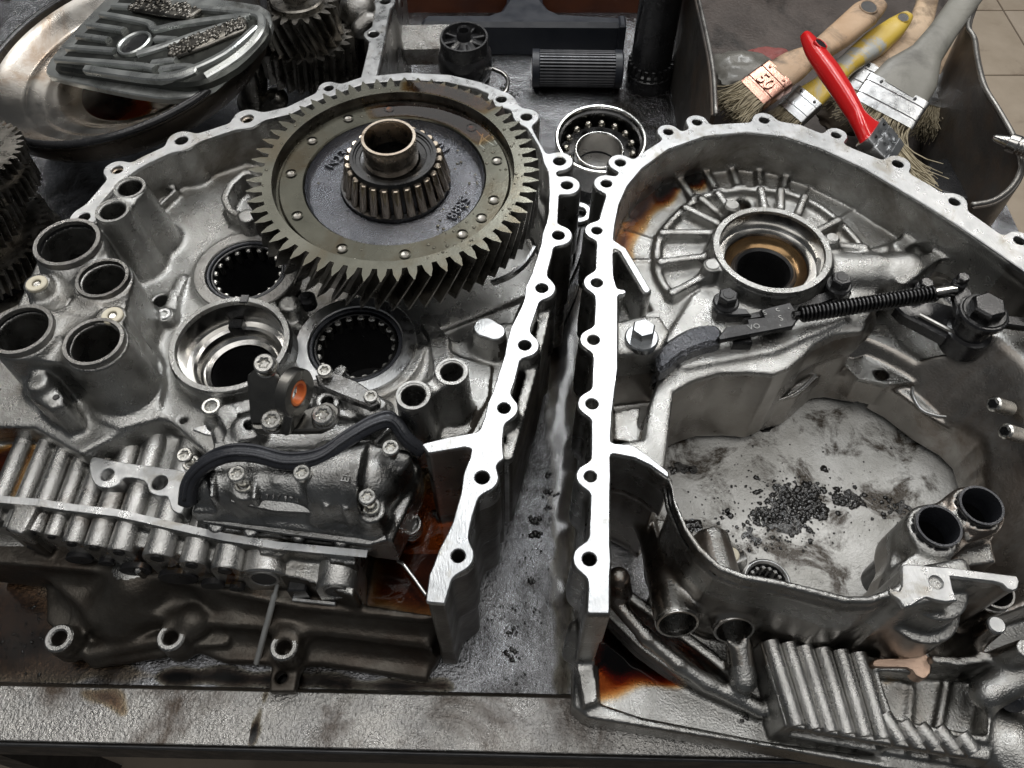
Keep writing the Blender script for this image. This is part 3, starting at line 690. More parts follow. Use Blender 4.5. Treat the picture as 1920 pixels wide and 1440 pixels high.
F.prism(XY([(440, 912), (590, 935), (584, 968), (425, 945)], 1.1), .8, 1.1, k=.05, rd=.02, slope=(0, .25, W(500, 930, 1.1).x, W(500, 930, 1.1).y))
F.strip(XY([(390, 945), (560, 965), (690, 985)], 1.02), .045, .8, 1.03, k=.03)
F.cap(W(375, 960, .98), W(700, 1005, .95), .05, k=.03); F.cap(W(380, 985, .9), W(690, 1025, .88), .035, k=.03)
for px, py in ((385, 940), (655, 955), (690, 955)):
    c = W(px, py, 1.1); F.prism([(c.x-.075, c.y-.07), (c.x+.075, c.y-.08), (c.x+.06, c.y+.1), (c.x-.06, c.y+.1)], .8, 1.1, k=.03, rd=.02)
SCR = [(443, 887, 17, 1.42, .13), (565, 885, 17, 1.42, .13), (688, 930, 17, 1.36, .13), (732, 838, 17, 1.4, .13), (695, 742, 14, 1.36, .08), (608, 693, 14, 1.36, .1), (345, 852, 15, 1.16, .1)]
for px, py, r, z, h in SCR[:6]:
    c = W(px, py, z); F.cyl(c, .085, .7, z-h-.06, k=.05, draft=.1, rd=.012)
F.strip(XY([(700, 960), (735, 925), (765, 895), (770, 880)], 1.0), .05, .55, 1.0, k=.04)
F.strip(XY([(640, 690), (610, 730), (620, 760)], 1.2), .04, .9, 1.2, k=.05); F.strip(XY([(590, 720), (660, 730), (715, 760)], 1.22), .03, .9, 1.24, k=.04)
F.strip(XY([(425, 775), (440, 810), (428, 845)], 1.24), .05, .9, 1.26, k=.05); F.cyl(W(465, 800, 1.28), .1, .9, 1.28, k=.05, rd=.03); F.cyl(W(468, 795, 1.28), .035, 1, 1.5, '-', k=0)
F.strip(XY([(420, 770), (470, 757), (510, 755)], 1.25), .05, .9, 1.25, k=.04)
F.cyl(W(612, 748, 1.28), .085, .9, 1.26, k=.05, rd=.02); F.cyl(W(612, 748, 1.28), .04, 1, 1.5, '-', k=0)
for x0, y0, x1, y1 in ((400, 870, 398, 930), (480, 872, 476, 935), (520, 872, 520, 905), (608, 872, 612, 950), (640, 868, 648, 955)):
    F.strip(XY([(x0, y0), (x1, y1)], 1.25), .018, .9, 1.27, k=.03)
F.cap(W(590, 905, 1.27), W(600, 965, 1.05), .07, k=.04); F.cap(W(455, 905, 1.22), W(452, 950, 1.05), .05, k=.04)
for x, y in ((405, 985), (470, 993), (560, 1002), (640, 1012)): F.cyl(W(x, y, .95), .05, .6, .96, k=.03)
F.cap(W(700, 850, 1.28), W(755, 862, 1.2), .06, k=.05); F.cap(W(705, 880, 1.25), W(760, 880, 1.1), .05, k=.04)
F.strip(XY([(560, 735), (600, 770), (660, 780), (700, 760)], 1.2), .03, .9, 1.22, k=.04); F.cap(W(655, 745, 1.2), W(690, 775, 1.2), .06, k=.04)
mp = F.mesh(); del F
mesh_obj('pump_body', mp, PUMP, pump, True)
# curved black lip
lip = smooth_curve([W(*p) for p in ((352, 948, 1.12), (358, 905, 1.24), (385, 872, 1.34), (430, 852, 1.4), (480, 852, 1.4), (540, 866, 1.38), (600, 858, 1.38), (650, 825, 1.4), (700, 796, 1.4), (736, 790, 1.38), (762, 822, 1.3), (790, 846, 1.18))], 6)
ob = [(math.copysign(abs(math.cos(a))**.6, math.cos(a))*1.0, math.copysign(abs(math.sin(a))**.6, math.sin(a))*1.15) for a in [2*PI*k/16 for k in range(16)]]
MB().sweep(lip, [.03]+[.05]*(len(lip)-2)+[.026], sec=ob).obj('curved_lip', RUBBER, pump, True)
gl = [p+Vector((0, -.03, .048)) for p in lip[2:-2]]
MB().sweep([p+Vector((0, .032, .048)) for p in lip[2:-2]], .012, 8).obj('lip_bead', RUBBER, pump, True)
MB().sweep(gl, .014, 8).obj('lip_bead', RUBBER, pump, True)
TORX = []
for k in range(12):
    a = 2*PI*k/12; TORX.append(((.5 if k % 2 else .34)*math.cos(a), (.5 if k % 2 else .34)*math.sin(a)))
def torx_screw(px, py, rpx, z, shank, parent, tilt=(0, 0), name='torx_bolt', dome=True):
    """bolt head with star recess, washer collar and shank"""
    c = W(px, py, z); r = RW(rpx, px, py, z)
    M = axis_m((tilt[0], tilt[1], 1), c); q = bpy.data.objects.new(name, None); COL.objects.link(q); q.parent = parent; q.location = c-rootloc(parent)
    mb = MB(); n = 36; star = []
    for k in range(n):
        a = 2*PI*k/n; star.append((r*(.40+.085*math.cos(6*a))*math.cos(a), r*(.40+.085*math.cos(6*a))*math.sin(a)))
    mb.prism(circ((0, 0), r, 36), -r*.55, 0, [star], r*.14, M)
    mb.add([M @ Vector((x, y, -r*.45)) for x, y in circ((0, 0), r*.5, 24)], [tuple(range(24))])
    mb.obj('head', SCREW, q, 35)
    if shank:
        MB().cyl(r*.5, -r*.55-shank, -r*.5, seg=18, M=M).obj('shank', SCREW, q)
        MB().ring(r*1.12, r*.6, -r*.6-shank, -r*.45-shank, seg=28, b=.008, M=M).obj('collar', SCREW, q)
    return q
for px, py, r, z, h in SCR: torx_screw(px, py, r, z, h, pump, (0, -.05))
# upright bracket with eye
BRK = mat('grey_bracket_steel', (.17, .165, .155), (.23, .225, .21), 1, (.26, .36), 3, 60, .06)
zb = 1.36
br = bpy.data.objects.new('lever_bracket', None); COL.objects.link(br); br.parent = caseL; br.location = W(540, 790, zb)-rootloc(caseL); br['label'] = 'grey steel bracket with standing eye and orange bush'
MB().prism(sc2(XY([(470, 795), (490, 770), (520, 775), (580, 765), (612, 752), (636, 765), (630, 785), (600, 806), (495, 806), (478, 806)], zb), 2, True), zb-.05, zb, [], .01).obj('base_plate', BRK, br, 40)
# leaning strap from base to raised nose
t = W(494, 690, 1.62); b0 = W(502, 790, zb)
mb = MB(); secs = []
for k in range(9):
    f = k/8; c = b0.lerp(t, f); secs.append((c, Vector((.105*(1 if f < .8 else math.sqrt(max(.02, 1-((f-.8)/.22)**2))), 0, 0)), Vector((0, -.02, .015))))
mb.loft(secs, 16, 5).obj('strap', BRK, br, 40)
torx_screw(494, 680, 20, 1.70, .04, br, (0, -.25)); torx_screw(508, 786, 20, 1.44, .02, br, (0, -.12)); torx_screw(604, 776, 21, 1.44, .02, br, (0, -.12))
ec = W(553, 736, 1.62); EM = axis_m((.93, -.36, .12), ec)
MB().ring(.155, .082, -.035, .035, seg=36, b=.008, M=EM).obj('eye_ring', BRK, br, 40)
MB().ring(.082, .062, -.03, .03, seg=30, b=.004, M=EM).obj('bush', mat('orange_bush', (.75, .16, .04), (.82, .24, .07), 0, (.3, .4), 4, 40, .1), br, 40, 'orange plastic bush in the eye')
a, b = W(548, 790, 1.38), ec
MB().loft([(a, Vector((.04, -.012, 0)), Vector((.04, .1, 0))), (a.lerp(b, .45), Vector((.035, -.012, 0)), Vector((.03, .09, 0))), (a.lerp(b, .62), Vector((.03, -.01, 0)), Vector((.02, .06, 0)))], 14, 4).obj('eye_stem', BRK, br, 40)
# crisp machined details of the pump cover
def tilt_plate(pts, z, h, rx, m, name, b=.012):
    c = W(sum(p[0] for p in pts)/len(pts), sum(p[1] for p in pts)/len(pts), z); L = [(x-c.x, y-c.y) for x, y in XY(pts, z)]
    return MB().prism(L, -h, 0, [], b, Matrix.Translation(c) @ Matrix.Rotation(math.radians(rx), 4, 'X')).obj(name, m, pump, 30)
PUMPL = mat('pump_cover_cast', (.20, .20, .197), (.35, .35, .345), 1, (.2, .32), 3, 80, .5, .008, stain=(.08, .075, .07), stain_s=2, stain_t=(.52, .7))
tilt_plate([(434, 922), (455, 908), (500, 905), (575, 925), (594, 940), (588, 962), (510, 958), (428, 942)], 1.19, .12, 22, PUMPL, 'name_pad')
tilt_plate([(368, 930), (398, 926), (402, 948), (394, 962), (366, 956)], 1.1, .2, 10, PUMPL, 'corner_block'); tilt_plate([(640, 938), (676, 942), (672, 974), (644, 972)], 1.14, .2, 14, PUMPL, 'corner_block'); tilt_plate([(682, 946), (704, 944), (708, 968), (684, 974)], 1.1, .2, 10, PUMPL, 'corner_block')
tilt_plate([(372, 966), (400, 962), (560, 985), (700, 1003), (722, 1000), (726, 1012), (690, 1022), (540, 1003), (380, 980)], .985, .05, 4, PUMPL, 'base_flange', .008)
tilt_plate([(400, 830), (440, 822), (470, 838), (600, 842), (690, 790), (720, 784), (724, 796), (640, 846), (560, 858), (470, 850), (400, 848)], 1.26, .06, 0, PUMPL, 'upper_flange', .01)
tilt_plate([(590, 700), (625, 694), (668, 712), (700, 735), (712, 756), (694, 764), (640, 742), (596, 722)], 1.3, .06, -6, PUMPL, 'cover_arm', .012)
# cast lettering on the pump and wet edges beside it
c = W(506, 908, 1.18); RM = Matrix.Translation(W(510, 934, 1.195)+Vector((0, .05, .035))) @ Matrix.Rotation(math.radians(-7), 4, 'Z') @ Matrix.Rotation(math.radians(22), 4, 'X')
for n, x0, dy, h in ((9, -.14, .02, .032), (11, -.21, -.045, .042)):     # two worn lines of raised characters
    mb = MB()
    for k in range(n):
        x = x0+k*.038
        for q in range(3):
            u, w = random.uniform(-.011, .011), random.uniform(-.011, .011); mb.sweep([RM @ Vector((x+u, dy+h*random.choice((-.5, 0)), .004)), RM @ Vector((x+w, dy+h*random.choice((.1, .5)), .004))], .0045, 5)
    mb.obj('cast_lettering', PUMPL, pump)
RM = Matrix.Translation(W(655, 878, 1.41)) @ Matrix.Rotation(math.radians(80), 4, 'Z'); mesh_obj('cast_lettering', text_mesh('EN412', .07, .006, RM), PUMP, pump)
c = W(690, 900, 1.17); MB().ring(.245, .17, -.02, .03, seg=40, b=.02, M=axis_m((1, -.1, .25), c)).obj('end_ring', OIL if False else BLACKM, pump)
MB().ring(.235, .19, .028, .036, seg=40, b=.003, M=axis_m((1, -.1, .25), c)).obj('oil_film', OILR, pump)
for pts, r in ((((712, 960, 1.0), (724, 940, 1.02), (742, 918, 1.03), (758, 905, 1.03), (766, 888, 1.04)), .018), (((742, 1045, .55), (744, 1010, .62), (740, 990, .7), (752, 965, .75), (776, 950, .72), (782, 935, .7)), .016),
               (((745, 1052, .52), (756, 1058, .53), (772, 1078, .52), (788, 1100, .51), (800, 1116, .5)), .016)):
    MB().sweep(smooth_curve([W(*p) for p in pts], 5), r, 8).obj('sheet_edge', STEEL, pump, True)
c = W(768, 985, .6)
for k in range(3): MB().ring(.085, .065, -.01, .01, (c.x, c.y, .62-.045*k), 24, .004).obj('coil', STEEL, pump)
MB().cyl(.06, .42, .63, (c.x, c.y, 0), 20).obj('plunger', PUMP, pump)
# locating pin and black bolts on the case floor
for px, py, z, r in ((574, 556, 1.12, .065),):
    c = W(px, py, z); MB().cyl(r, -.1, 0, c, 20, .015).obj('plug_bolt', BLACK, caseL); MB().cyl(r*.5, 0, .02, c, 6, .006).obj('plug_bolt', BLACK, caseL)
a = W(1003, 468, 1.34); b = W(922, 530, 1.2)
MB().sweep(smooth_curve([W(1003, 466, 1.33), W(985, 494, 1.3), W(955, 518, 1.26), W(922, 531, 1.22)], 5), [.02]*16, sec=[(.5, 1.6), (-.5, 1.6), (-.5, -1.6), (.5, -1.6)]).obj('baffle_edge', MACH, caseL, 40)

pool([(300, 1256), (420, 1250), (520, 1255), (700, 1270), (835, 1275), (830, 1302), (600, 1297), (470, 1292), (310, 1286)], .004, OILK, 'oil_puddle', 'black oil grime with painted contact shade on the bench along the foot of the left case', None, 3, .08)  # film is oil grime and also paints the case's contact shade
pool([(-60, 1080), (60, 1060), (110, 1110), (150, 1200), (250, 1240), (300, 1270), (180, 1282), (-60, 1278)], .0035, OILN, 'oil_stain', 'brown dried oil stain on the bench at the lower left', None, 3, .25)
pool([(150, 1290), (215, 1292), (240, 1330), (225, 1345), (190, 1325), (160, 1310)], .026, OILN, 'grime_patch', 'brown grime patch on the bench edge strip at the left', None, 3, .1)
pool([(490, 1300), (506, 1302), (490, 1350), (478, 1392), (466, 1390)], .026, OILK, 'grime_streak', 'thin black grime streak across the bench edge strip', None, 3, .04)
pool([(1020, 560), (1100, 540), (1085, 760), (1080, 1000), (1075, 1280), (1040, 1290), (1030, 900)], .004, OILK, 'oil_puddle', 'black oil strip on the bench along the right case flange', None, 3, .2)

# ================================================================== big ring gear on its differential
def helical(R, rt, rb, ri, z0, z1, n, tw, c, M=None, lay=6, top=True, tip=.30, root=.30):
    """helical gear rim: teeth between rb and rt, bore ri"""
    prof = []
    for k in range(n):
        for a, r in ((-.5+root*.5, rb), (-.5+root*.5+.02, rb), (-tip*.5-.10, (rb+rt)/2), (-tip*.5*.55, rt*.985), (-.05, rt), (.05, rt), (tip*.5*.55, rt*.985), (tip*.5+.10, (rb+rt)/2), (.5-root*.5-.02, rb), (.5-root*.5, rb)):
            prof.append((2*PI*(k+a)/n, r))
    m = len(prof); vs, fs = [], []
    for l in range(lay+1):
        f = l/lay; z = z0+(z1-z0)*f; t = tw*(f-1)
        for a, r in prof: vs.append((r*math.cos(a+t), r*math.sin(a+t), z))
    for l in range(lay):
        for i in range(m):
            j = (i+1) % m; fs.append((l*m+i, l*m+j, (l+1)*m+j, (l+1)*m+i))
    # end faces down to the bore
    for base, z, t in (((lay)*m, z1, 0), (0, z0, -tw)):
        o = len(vs)
        for a, r in prof: vs.append((ri*math.cos(a+t), ri*math.sin(a+t), z))
        for i in range(m):
            j = (i+1) % m; fs.append((base+i, base+j, o+j, o+i))
    return vs, fs
gear = thing('ring_gear', 'large olive grey helical ring gear with tapered bearing on its hub', 'gear', (GC.x, GC.y, 1.40))
TZ = 1.72; GT = Matrix.Translation((GC.x, GC.y, TZ)) @ Matrix.Rotation(math.radians(1.2), 4, 'X')
RG = RW(273, 738, 318, TZ)
mb = MB(); v, f = helical(RG, RG, RG*.895, RG*.83, -.31, 0, 60, .17, None)
mb.add([GT @ Vector(p) for p in v], f); ob = mb.obj('toothed_rim', GEAR, gear, 30); slot_faces(ob, GEARD, lambda c, n: np.abs(n[:, 2]) < .6)
MB().lathe([(RG*.832, -.002), (RG*.828, -.012), (RG*.826, -.09), (RG*.822, -.1)], (0, 0, 0), 120, GT).obj('rim_step', GEARD, gear, 25)
MB().lathe([(RG*.83, -.10), (RG*.806, -.10), (RG*.802, -.098), (RG*.795, -.075), (RG*.79, -.072), (RG*.78, -.072), (RG*.64, -.072), (RG*.635, -.072), (RG*.625, -.082), (RG*.62, -.20), (RG*.60, -.2)], (0, 0, 0), 120, GT).obj('rivet_flange', GEAR_F, gear, 22)
MB().lathe([(RG*.622, -.085), (RG*.612, -.15), (RG*.60, -.165), (RG*.42, -.135), (RG*.385, -.14), (RG*.36, -.2), (RG*.355, -.3), (RG*.2, -.32)], (0, 0, 0), 96, GT).obj('web', WEB, gear, 40)
rv = MB().ring(.043, .0, -.05, -.028, seg=18, b=.006) if False else MB()
rivm = MB().lathe([(.041, .005), (.038, -.022), (.001, -.026)], seg=18).mesh(); rivm.materials.append(BLACKM)
rivh = MB().lathe([(.034, -.02), (.034, -.008), (.026, .0), (.001, -.004)], seg=14).mesh(); rivh.materials.append(GEARD); rivh.shade_smooth(); rivh.set_sharp_from_angle(angle=.6)
for px, py in ((729, 185), (637, 205), (567, 258), (543, 326), (573, 397), (653, 447), (757, 460), (858, 430), (893, 403), (924, 374), (936, 302), (895, 236)):
    w = W(px, py, TZ-.07); p = w-Vector((GC.x, GC.y, TZ)); rr = math.hypot(p.x, p.y); p.x *= RG*.725/rr; p.y *= RG*.725/rr
    for nm, me in (('rivet_recess', rivm), ('rivet', rivh)):
        o = bpy.data.objects.new(nm, me); COL.objects.link(o); o.parent = gear
        o.matrix_local = Matrix.Translation(-gear.location) @ GT @ Matrix.Translation((p.x, p.y, -.068))
# inner race, cage, rollers, collar
kr = RG/273
MB().lathe([(92*kr, -.10), (88*kr, .02), (82*kr, .125), (80*kr, .14), (74*kr, .14), (73*kr, .128), (70*kr, .128), (69*kr, .118), (62*kr, .118), (61*kr, .108), (50*kr, .10), (49*kr, .0)], (0, 0, 0), 80, GT @ Matrix.Translation((.012, 0, 0))).obj('bearing_cage', BLACKM, gear, 40)
rol = MB().loft([(Vector((0, 0, 0)), Vector((.034, 0, 0)), Vector((0, .03, 0))), (Vector((0, 0, .215)), Vector((.030, 0, 0)), Vector((0, .027, 0))), (Vector((0, 0, .222)), Vector((.024, 0, 0)), Vector((0, .021, 0)))], 12, 2).mesh()
rol.materials.append(COLLAR if False else mat('warm_roller_steel', (.40, .34, .27), (.52, .45, .37), 1, (.14, .24), 5, 50, .05)); rol.shade_smooth(); rol.set_sharp_from_angle(angle=.6)
for k in range(26):
    a = 2*PI*k/26; q = bpy.data.objects.new('roller', rol); COL.objects.link(q); q.parent = gear
    q.matrix_local = Matrix.Translation(-gear.location) @ GT @ Matrix.Translation((.012, 0, 0)) @ Matrix.Rotation(a, 4, 'Z') @ Matrix.Translation((96*kr, 0, -.105)) @ Matrix.Rotation(math.radians(-12), 4, 'Y') @ Matrix.Rotation(PI/2, 4, 'Z')
MB().lathe([(103*kr, -.13), (103*kr, -.105), (90*kr, -.10)], (0, 0, 0), 72, GT).obj('cage_flange', BLACKM, gear)
MB().lathe([(50*kr, .06), (50*kr, .15), (49*kr, .25), (49.5*kr, .29), (49*kr, .30), (44*kr, .30), (42*kr, .285), (41*kr, .1), (41*kr, -.1)], (0, 0, 0), 64, GT).obj('collar', COLLAR, gear, 40)
MB().lathe([(40.5*kr, .12), (40*kr, -.05), (20*kr, -.06), (.001, -.05)], (0, 0, 0), 40, GT).obj('bore', BLACKM, gear)
def rim_text(s, ang, rad, size, z, flip, par, m):
    me = text_mesh(s, size, .018, GT @ Matrix.Rotation(ang, 4, 'Z') @ Matrix.Translation((0, rad, z)) @ Matrix.Rotation(PI if flip else 0, 4, 'Z')); mesh_obj('cast_lettering', me, m, par)
rim_text('N236', math.radians(58), RG*.50, .12, -.143, False, gear, WEB)
rim_text('5888', math.radians(-118), RG*.50, .12, -.143, False, gear, WEB)
rim_text('ZU', math.radians(-38), RG*.46, .12, -.138, False, gear, WEB)
# white paint mark on the rivet flange
mk = mat('paint_marker', (.42, .43, .38), (.3, .31, .27), 0, (.5, .6), 20, 60, .1)
mb = MB()
for pts in (((893, 246), (908, 262), (926, 274)), ((900, 268), (912, 258), (918, 254)), ((922, 256), (931, 272)), ((905, 252), (899, 272), (908, 280))):
    mb.sweep([W(x, y, TZ-.066) for x, y in pts], .008, 5)
mb.obj('paint_mark', mk, gear)
def sector(r0, r1, a0, a1, z, ed, n=60, m=10):
    V, D, fs = [], [], []
    for i in range(n+1):
        a = math.radians(a0+(a1-a0)*i/n); wob = .012*math.sin(i*.7)
        for j in range(m+1):
            f = j/m; r = RG*(r0+(r1-r0)*f+wob*f*(1-f)); V.append(GT @ Vector((r*math.cos(a), r*math.sin(a), z)))
            D.append(min(1, min(i, n-i)/n*5)*min(1, ed[0]+f*5)*min(1, ed[1]+(1-f)*5))
    for i in range(n):
        for j in range(m): fs.append((i*(m+1)+j, i*(m+1)+j+1, (i+1)*(m+1)+j+1, (i+1)*(m+1)+j))
    o = len(V); return V, D, fs
V, D, fs = sector(.64, .80, 112, 28, -.066, (.2, 1))
V2, D2, f2 = sector(.835, .965, 92, 42, .003, (.3, 0))
me = me_from(V+V2, fs+[tuple(i+len(V) for i in f) for f in f2]); at = me.attributes.new('depth', 'FLOAT', 'POINT'); at.data.foreach_set('value', [d*.9 for d in D]+[d*.6 for d in D2])
if sum(p.normal.z for p in me.polygons) < 0: me.flip_normals()
tag(mesh_obj('oil_puddle', me, OILA, None, True), 'brown oil film in the recess and on the rim of the big ring gear', 'oil')
drop = MB().ball((0, 0, 0), .016, 10, (1, 1, .5)).mesh(); drop.materials.append(mat('oil_drop', (.16, .15, .12), None, .6, (.05, .1), bst=0)); drop.shade_smooth()
mb = MB()
for k in range(90):
    a = random.uniform(-1.3, .5) if k < 60 else random.uniform(0, 6.28); r = RG*random.choice([random.uniform(.65, .79), random.uniform(.84, .9), random.uniform(.42, .6)])
    z = -.072 if .63 < r/RG < .81 else (0 if r/RG > .82 else -.14)
    mb.ball(GT @ Vector((r*math.cos(a), r*math.sin(a), z)), random.uniform(.005, .013), 8, (1, 1, .6)) if False else mb.lathe([(max(q*math.sin(PI*h/8), .0003), q*.6*math.cos(PI*h/8)) for q in [random.uniform(.005, .014)] for h in range(5)], GT @ Vector((r*math.cos(a), r*math.sin(a), z)), 8)
mb.obj('oil_drops', drop.materials[0], gear, True, kind='stuff')

# ================================================================== round drain pan with a ribbed filter lying in it (top left)
PANC = W(232, 84, 1.05); pr = RW(276, 232, 84, 1.05)
PM = Matrix.Translation(PANC) @ Matrix.Rotation(math.radians(-9), 4, 'Y') @ Matrix.Rotation(math.radians(1), 4, 'X')
tin = mat('oily_tin', (.36, .335, .30), (.55, .525, .49), 1, (.18, .34), 1.2, 40, .12, .01, stain=(.22, .14, .08), stain_s=.8, stain_t=(.5, .7))
pan = thing('drain_pan', 'big round oil drain pan tilted at the top left, brown oil inside', 'drain pan', tuple(PANC-Vector((0, 0, .5))))
MB().lathe([(pr*.95, -.26), (pr*1.0, -.16), (pr*1.0, -.05), (pr*1.012, -.03), (pr*1.012, .0), (pr*.995, .02), (pr*.965, .012), (pr*.955, -.04)], (0, 0, 0), 96, PM).obj('rim_wall', mat('pan_outside', (.05, .042, .035), (.11, .09, .07), .6, (.25, .4), 2, 40, .15), pan, 40)
MB().lathe([(pr*.955, -.03), (pr*.94, -.06), (pr*.90, -.10), (pr*.82, -.18), (pr*.78, -.2), (pr*.76, -.19), (pr*.70, -.25), (pr*.66, -.27), (pr*.64, -.26), (pr*.57, -.30), (pr*.50, -.36), (pr*.48, -.35), (pr*.44, -.39), (.001, -.40)], (0, 0, 0), 96, PM).obj('dish', tin, pan, True)
MB().lathe([(pr*.95, -.26), (pr*.6, -.46), (.001, -.48)], (0, 0, 0), 64, PM).obj('underside', BLACKM, pan)
PI_ = PM.inverted()
def on_plane(px, py, Mx, z):
    """where the sight line of a photo point meets local height z of a tilted part"""
    o = Mx.inverted() @ Vector((0, 0, HCAM)); p = Mx.inverted() @ W(px, py, 0); d = p-o
    return o+d*((z-o.z)/d.z)
op = [on_plane(x, y, PM, -.375) for x, y in ((108, 168), (112, 205), (150, 225), (205, 228), (262, 222), (285, 200), (260, 150), (150, 130))]
film(sc2([(p.x, p.y) for p in op], 4, True), -.372, OILR, 'oil_puddle', 'orange red oil in the middle of the round drain pan', None, .06, PM)
MB().lathe([(pr*(.992+.026*math.cos(2*PI*k/12)), .004+.022*math.sin(2*PI*k/12)*1.6) for k in range(12)], (0, 0, 0), 96, PM, True).obj('rolled_rim', BLACK, pan, True)
# ribbed filter housing
FM_ = Matrix.Translation(PM @ Vector((0, 0, .06))) @ PM.to_3x3().to_4x4() @ Matrix.Rotation(math.radians(-4), 4, 'Y')
fmt = mat('grey_coated_metal', (.50, .52, .505), (.68, .70, .685), .9, (.26, .4), 2, 60, .1, stain=(.06, .055, .045), stain_s=1.6, stain_t=(.55, .75))
filt = thing('transmission_filter', 'ribbed grey transmission filter lying in the round drain pan', 'filter', tuple(FM_ @ Vector((0, 0, -.2))))
def fl2(pts, z=0): return [tuple(on_plane(x, y, FM_, z)[:2]) for x, y in pts]
out = fl2([(98, 118), (120, 95), (150, 60), (190, 22), (215, 0), (235, -14), (360, 4), (478, 18), (497, 35), (498, 55), (480, 80), (440, 118), (390, 145), (345, 155), (290, 150), (200, 138), (110, 125)])
base = fl2([(88, 140), (98, 112), (150, 52), (210, -8), (232, -22), (380, -2), (488, 12), (508, 35), (506, 60), (470, 98), (400, 165), (345, 186), (290, 186), (200, 170), (110, 150)], -.12)
hole = fl2([(252+33*math.cos(2*PI*k/24)*.98-.0, 81+21*math.sin(2*PI*k/24)-6*math.cos(2*PI*k/24)) for k in range(24)])
MB().prism(sc2(base, 2, True), -.16, -.10, [], .012, FM_).obj('base_flange', fmt, filt, 40)
MB().prism(sc2(out, 2, True), -.105, -.02, [hole], .03, FM_).obj('shell', mat('filter_valley', (.05, .052, .048), (.11, .115, .105), .9, (.26, .4), 3, 60, .1), filt, 40)
cc = Vector((*fl2([(252, 81)])[0], 0)); MB().ring(.145, .118, -.03, .012, (cc.x, cc.y, 0), 32, .012, FM_.copy() @ Matrix.Identity(4)) if False else None
R_ = MB(); R_.lathe([(.178, -.03), (.178, .006), (.165, .018), (.15, .006), (.143, -.03)], (0, 0, 0), 32, FM_ @ Matrix.Translation(cc)); R_.obj('port_ring', fmt, filt, 40)
MB().cyl(.143, -.03, -.008, (0, 0, 0), 28, M=FM_ @ Matrix.Translation(cc)).obj('port', DARK, filt)
bar = [[(106, 110), (255, 122), (290, 128)], [(126, 88), (215, 95)], [(146, 66), (202, 74)], [(166, 46), (232, 56)], [(190, 26), (275, 42), (290, 54), (330, 46), (400, 36), (470, 28)],
       [(212, 10), (245, 12)], [(258, 100), (300, 88), (380, 60), (430, 45), (462, 34)], [(300, 142), (340, 136), (420, 100), (480, 50)], [(285, 118), (330, 112)], [(300, 130), (345, 124), (362, 132), (300, 146), (160, 128)], [(292, 72), (330, 74)], [(260, 2), (360, 14), (470, 24), (490, 40), (480, 70), (440, 108), (385, 142)]]
for b_ in bar:
    q = smooth_curve([(*p, 0) for p in fl2(b_)], 4)
    MB().sweep([FM_ @ Vector((p.x, p.y, -.016)) for p in q], .044, sec=[(1, -.6), (.9, .45), (.55, .75), (-.55, .75), (-.9, .45), (-1, -.6)]).obj('rib', fmt, filt, 30)
for rows, (a, b_) in ((9, ((316, 102), (462, 44))), (9, ((252, 8), (372, 26)))):
    p0, p1 = Vector((*fl2([a])[0], 0)), Vector((*fl2([b_])[0], 0))
    mb = MB()
    dv = (p1-p0).normalized(); pv = Vector((-dv.y, dv.x, 0))
    mb.loft([(FM_ @ (p0.lerp(p1, f)+Vector((0, 0, -.004))), pv*w, Vector((0, 0, .03))) for f, w in ((0, .07), (.05, .11), (.5, .125), (.95, .11), (1, .07))], 14, 3)
    for k in range(110):
        c = p0.lerp(p1, random.uniform(.03, .97))+pv*random.uniform(-.1, .1)
        mb.loft([(FM_ @ (c-(pv*.5+dv*.4)*q+Vector((0, 0, .018))), dv*q*.5, Vector((0, 0, q*.6))) for q in [random.uniform(.02, .04)]]+[(FM_ @ (c+(pv*.5+dv*.4)*.03+Vector((0, 0, .026))), dv*.014, Vector((0, 0, .012)))], 6, 2)
    mb.obj('mesh_strip', GEARD, filt, True)

# ================================================================== gears at the left edge and behind
def gear_stack(name, label, base, tilt, discs, m, cat='gear', group=None):
    """discs: (r_tip, r_root, bore, z0, z1, teeth, twist)"""
    T = thing(name, label, cat, tuple(base), group); Mx = axis_m(tilt, base)
    for rt, rb, ri, z0, z1, n, tw in discs:
        mb = MB()
        if n: v, f = helical(rt, rt, rb, ri, z0, z1, n, tw, None, lay=4); mb.add([Mx @ Vector(p) for p in v], f); mb.obj('toothed_wheel', m, T, 30)
        else: mb.ring(rt, ri, z0, z1, seg=40, b=.015, M=Mx).obj('hub_ring', m, T, 40)
    return T
b = W(-62, 470, .25)
gear_stack('gear_cluster', 'dark oily stack of gears at the left edge beside the tubes', b, (.02, .04, 1), [(.60, .54, .2, .62, .80, 46, .04), (.50, .5, .2, .56, .62, 0, 0), (.66, .59, .2, .30, .55, 50, .06), (.58, .58, .2, .2, .3, 0, 0), (.80, .73, .2, -.02, .2, 60, .05), (.86, .86, .7, -.24, -.1, 0, 0)], GEARD)
b = W(20, 330, .6)
b = W(-20, 322, .9)
gear_stack('spur_gear', 'dark toothed wheel standing under the round pan at the left edge', b+Vector((-.05, .0, -.2)), (.0, .0, 1), [(.44, .38, .12, .3, .42, 36, .0), (.33, .33, .1, .2, .3, 0, 0), (.40, .35, .1, .0, .2, 34, .05)], GEARD)
b = W(590, 150, .35)
T = gear_stack('pinion_gear', 'small dark helical pinion with hollow splined shaft behind the ring gear', b, (0, .03, 1), [(.40, .30, .15, .5, .86, 19, -.35), (.27, .27, .12, .86, .92, 0, 0), (.13, .13, .08, .92, 1.16, 0, 0), (.13, .115, .08, .92, 1.1, 22, 0), (.5, .42, .15, .15, .5, 24, .1)], GEARD)
b = W(650, 105, .25)
gear_stack('worn_gear', 'worn dark gear wheel between pinion and casting flange', b, (.12, .1, 1), [(.48, .42, .15, .25, .45, 36, .02), (.3, .3, .12, .45, .62, 0, 0), (.52, .46, .15, -.1, .2, 30, .05)], GEARD)
